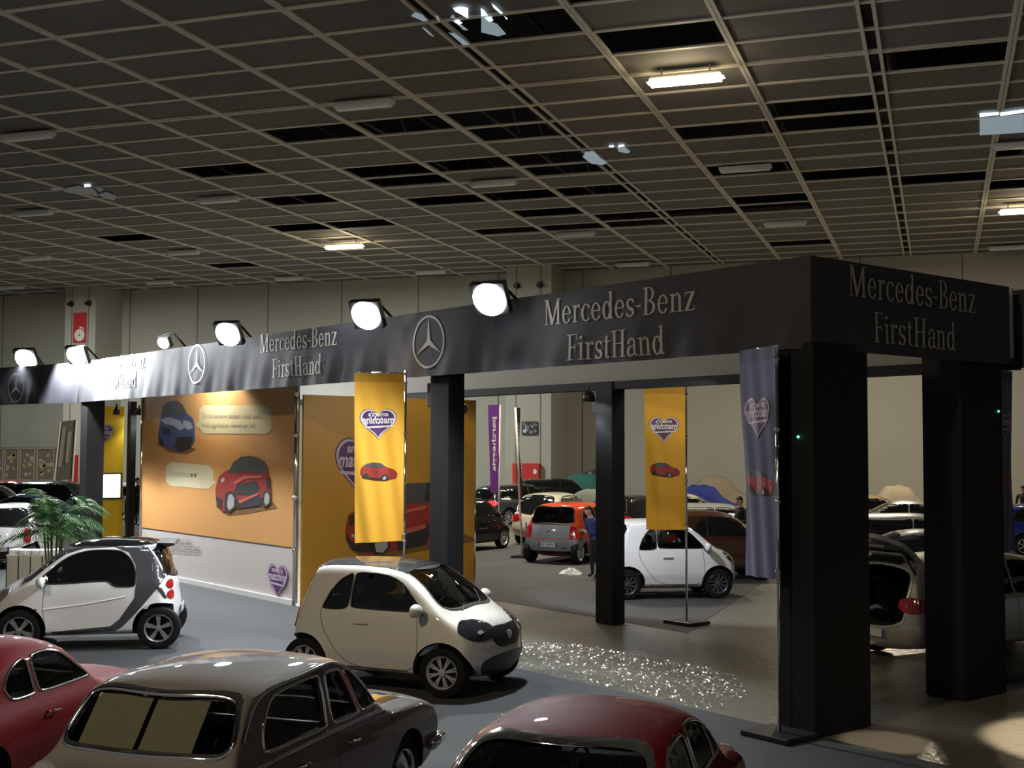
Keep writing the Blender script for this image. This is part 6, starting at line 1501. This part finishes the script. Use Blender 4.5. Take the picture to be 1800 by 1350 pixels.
person('person in dark clothes at the right edge behind the dark blue car', at(1797, 45), 200, 1.70)

# added clear sheet with made-up wrinkles, standing for glints on the glossy concrete
fm = bpy.data.materials.new('clear_glint_sheet'); fm.use_nodes = True; nt = fm.node_tree
for n_ in list(nt.nodes): nt.nodes.remove(n_)
o_ = nt.nodes.new('ShaderNodeOutputMaterial'); t_ = nt.nodes.new('ShaderNodeBsdfTransparent'); g_ = nt.nodes.new('ShaderNodeBsdfGlossy'); x_ = nt.nodes.new('ShaderNodeMixShader')
t_.inputs[0].default_value = (1, 1, 1, 1); g_.inputs['Roughness'].default_value = .20; g_.inputs['Color'].default_value = (.85, .92, .95, 1); x_.inputs[0].default_value = .22
nt.links.new(t_.outputs[0], x_.inputs[1]); nt.links.new(g_.outputs[0], x_.inputs[2]); nt.links.new(x_.outputs[0], o_.inputs[0])
def glint_sheet():
    rnd = random.Random(21); V = []; F = []; nu, nv = 190, 74
    for i in range(nu + 1):
        for j in range(nv + 1):
            u = 1.5 + 6.0 * i / nu; v = .14 + 2.3 * j / nv
            edge = min(1, (nv - j) / 14) * min(1, i / 16) * min(1, (nu - i) / 16)
            V.append(B(u + rnd.uniform(-.008, .008), v + rnd.uniform(-.008, .008), .010 + rnd.uniform(0, .030) * edge))
    for i in range(nu):
        for j in range(nv):
            a = i * (nv + 1) + j; c = a + nv + 1
            if (i - 95) ** 2 / 9025 + (j / nv) ** 2 > rnd.uniform(.75, 1.0): continue
            F += [(a, c, c + 1), (a, c + 1, a + 1)]
    o = link_mesh('floor_glint_sheet', V, F, fm, smooth=False); tag(o, 'added crinkled clear sheet making glints on the pale floor right of the silver car', 'glint_sheet')  # added sheet, its facets make the floor's glints
glint_sheet()
# crumpled white cloth on the floor by the orange car
p = atz(1003, 1010, 0); bm = bmesh.new(); rnd = random.Random(9); n = 14; Vs = []
for i in range(n + 1):
    for j in range(9):
        x = -1 + 2 * i / n; y = -1 + j / 4; e = max(0, 1 - x * x) * max(0, 1 - y * y)
        Vs.append(bm.verts.new((x * .27, y * .14, .008 + .16 * e * (.5 + .7 * rnd.random()))))
for i in range(n):
    for j in range(8): bm.faces.new((Vs[i * 9 + j], Vs[(i + 1) * 9 + j], Vs[(i + 1) * 9 + j + 1], Vs[i * 9 + j + 1]))
o = link_bm('crumpled_cloth', bm, M['paper'], smooth=False); o.location = (p.x, p.y, .012); tag(o, 'crumpled white cloth lying on the floor near the orange and grey car', 'cloth')
bm = bmesh.new(); add_lathe(bm, [(.001, .008), (.34, .008), (.36, .0)], 'Z', 28); o = link_bm('floor_mat', bm, M['plastic']); o.location = (p.x, p.y, .006); o.scale = (1.1, .6, 1); tag(o, 'round dark mat under the crumpled white cloth', 'mat')

# hall lamp outside the frame throws a warm pool on the floor at the lower right
tg = atz(1990, 1312, 0)
spot_lamp('hall_spot', (tg.x + .8, tg.y - .6, 6.5), tg, 25, 5200, (1, .82, .58), .06, .25)
tg = atz(1560, 1305, 0)
spot_lamp('hall_spot', (tg.x + 1.5, tg.y - 2.5, 6.0), tg, 9, 1300, (1, .84, .62), .04, .5)
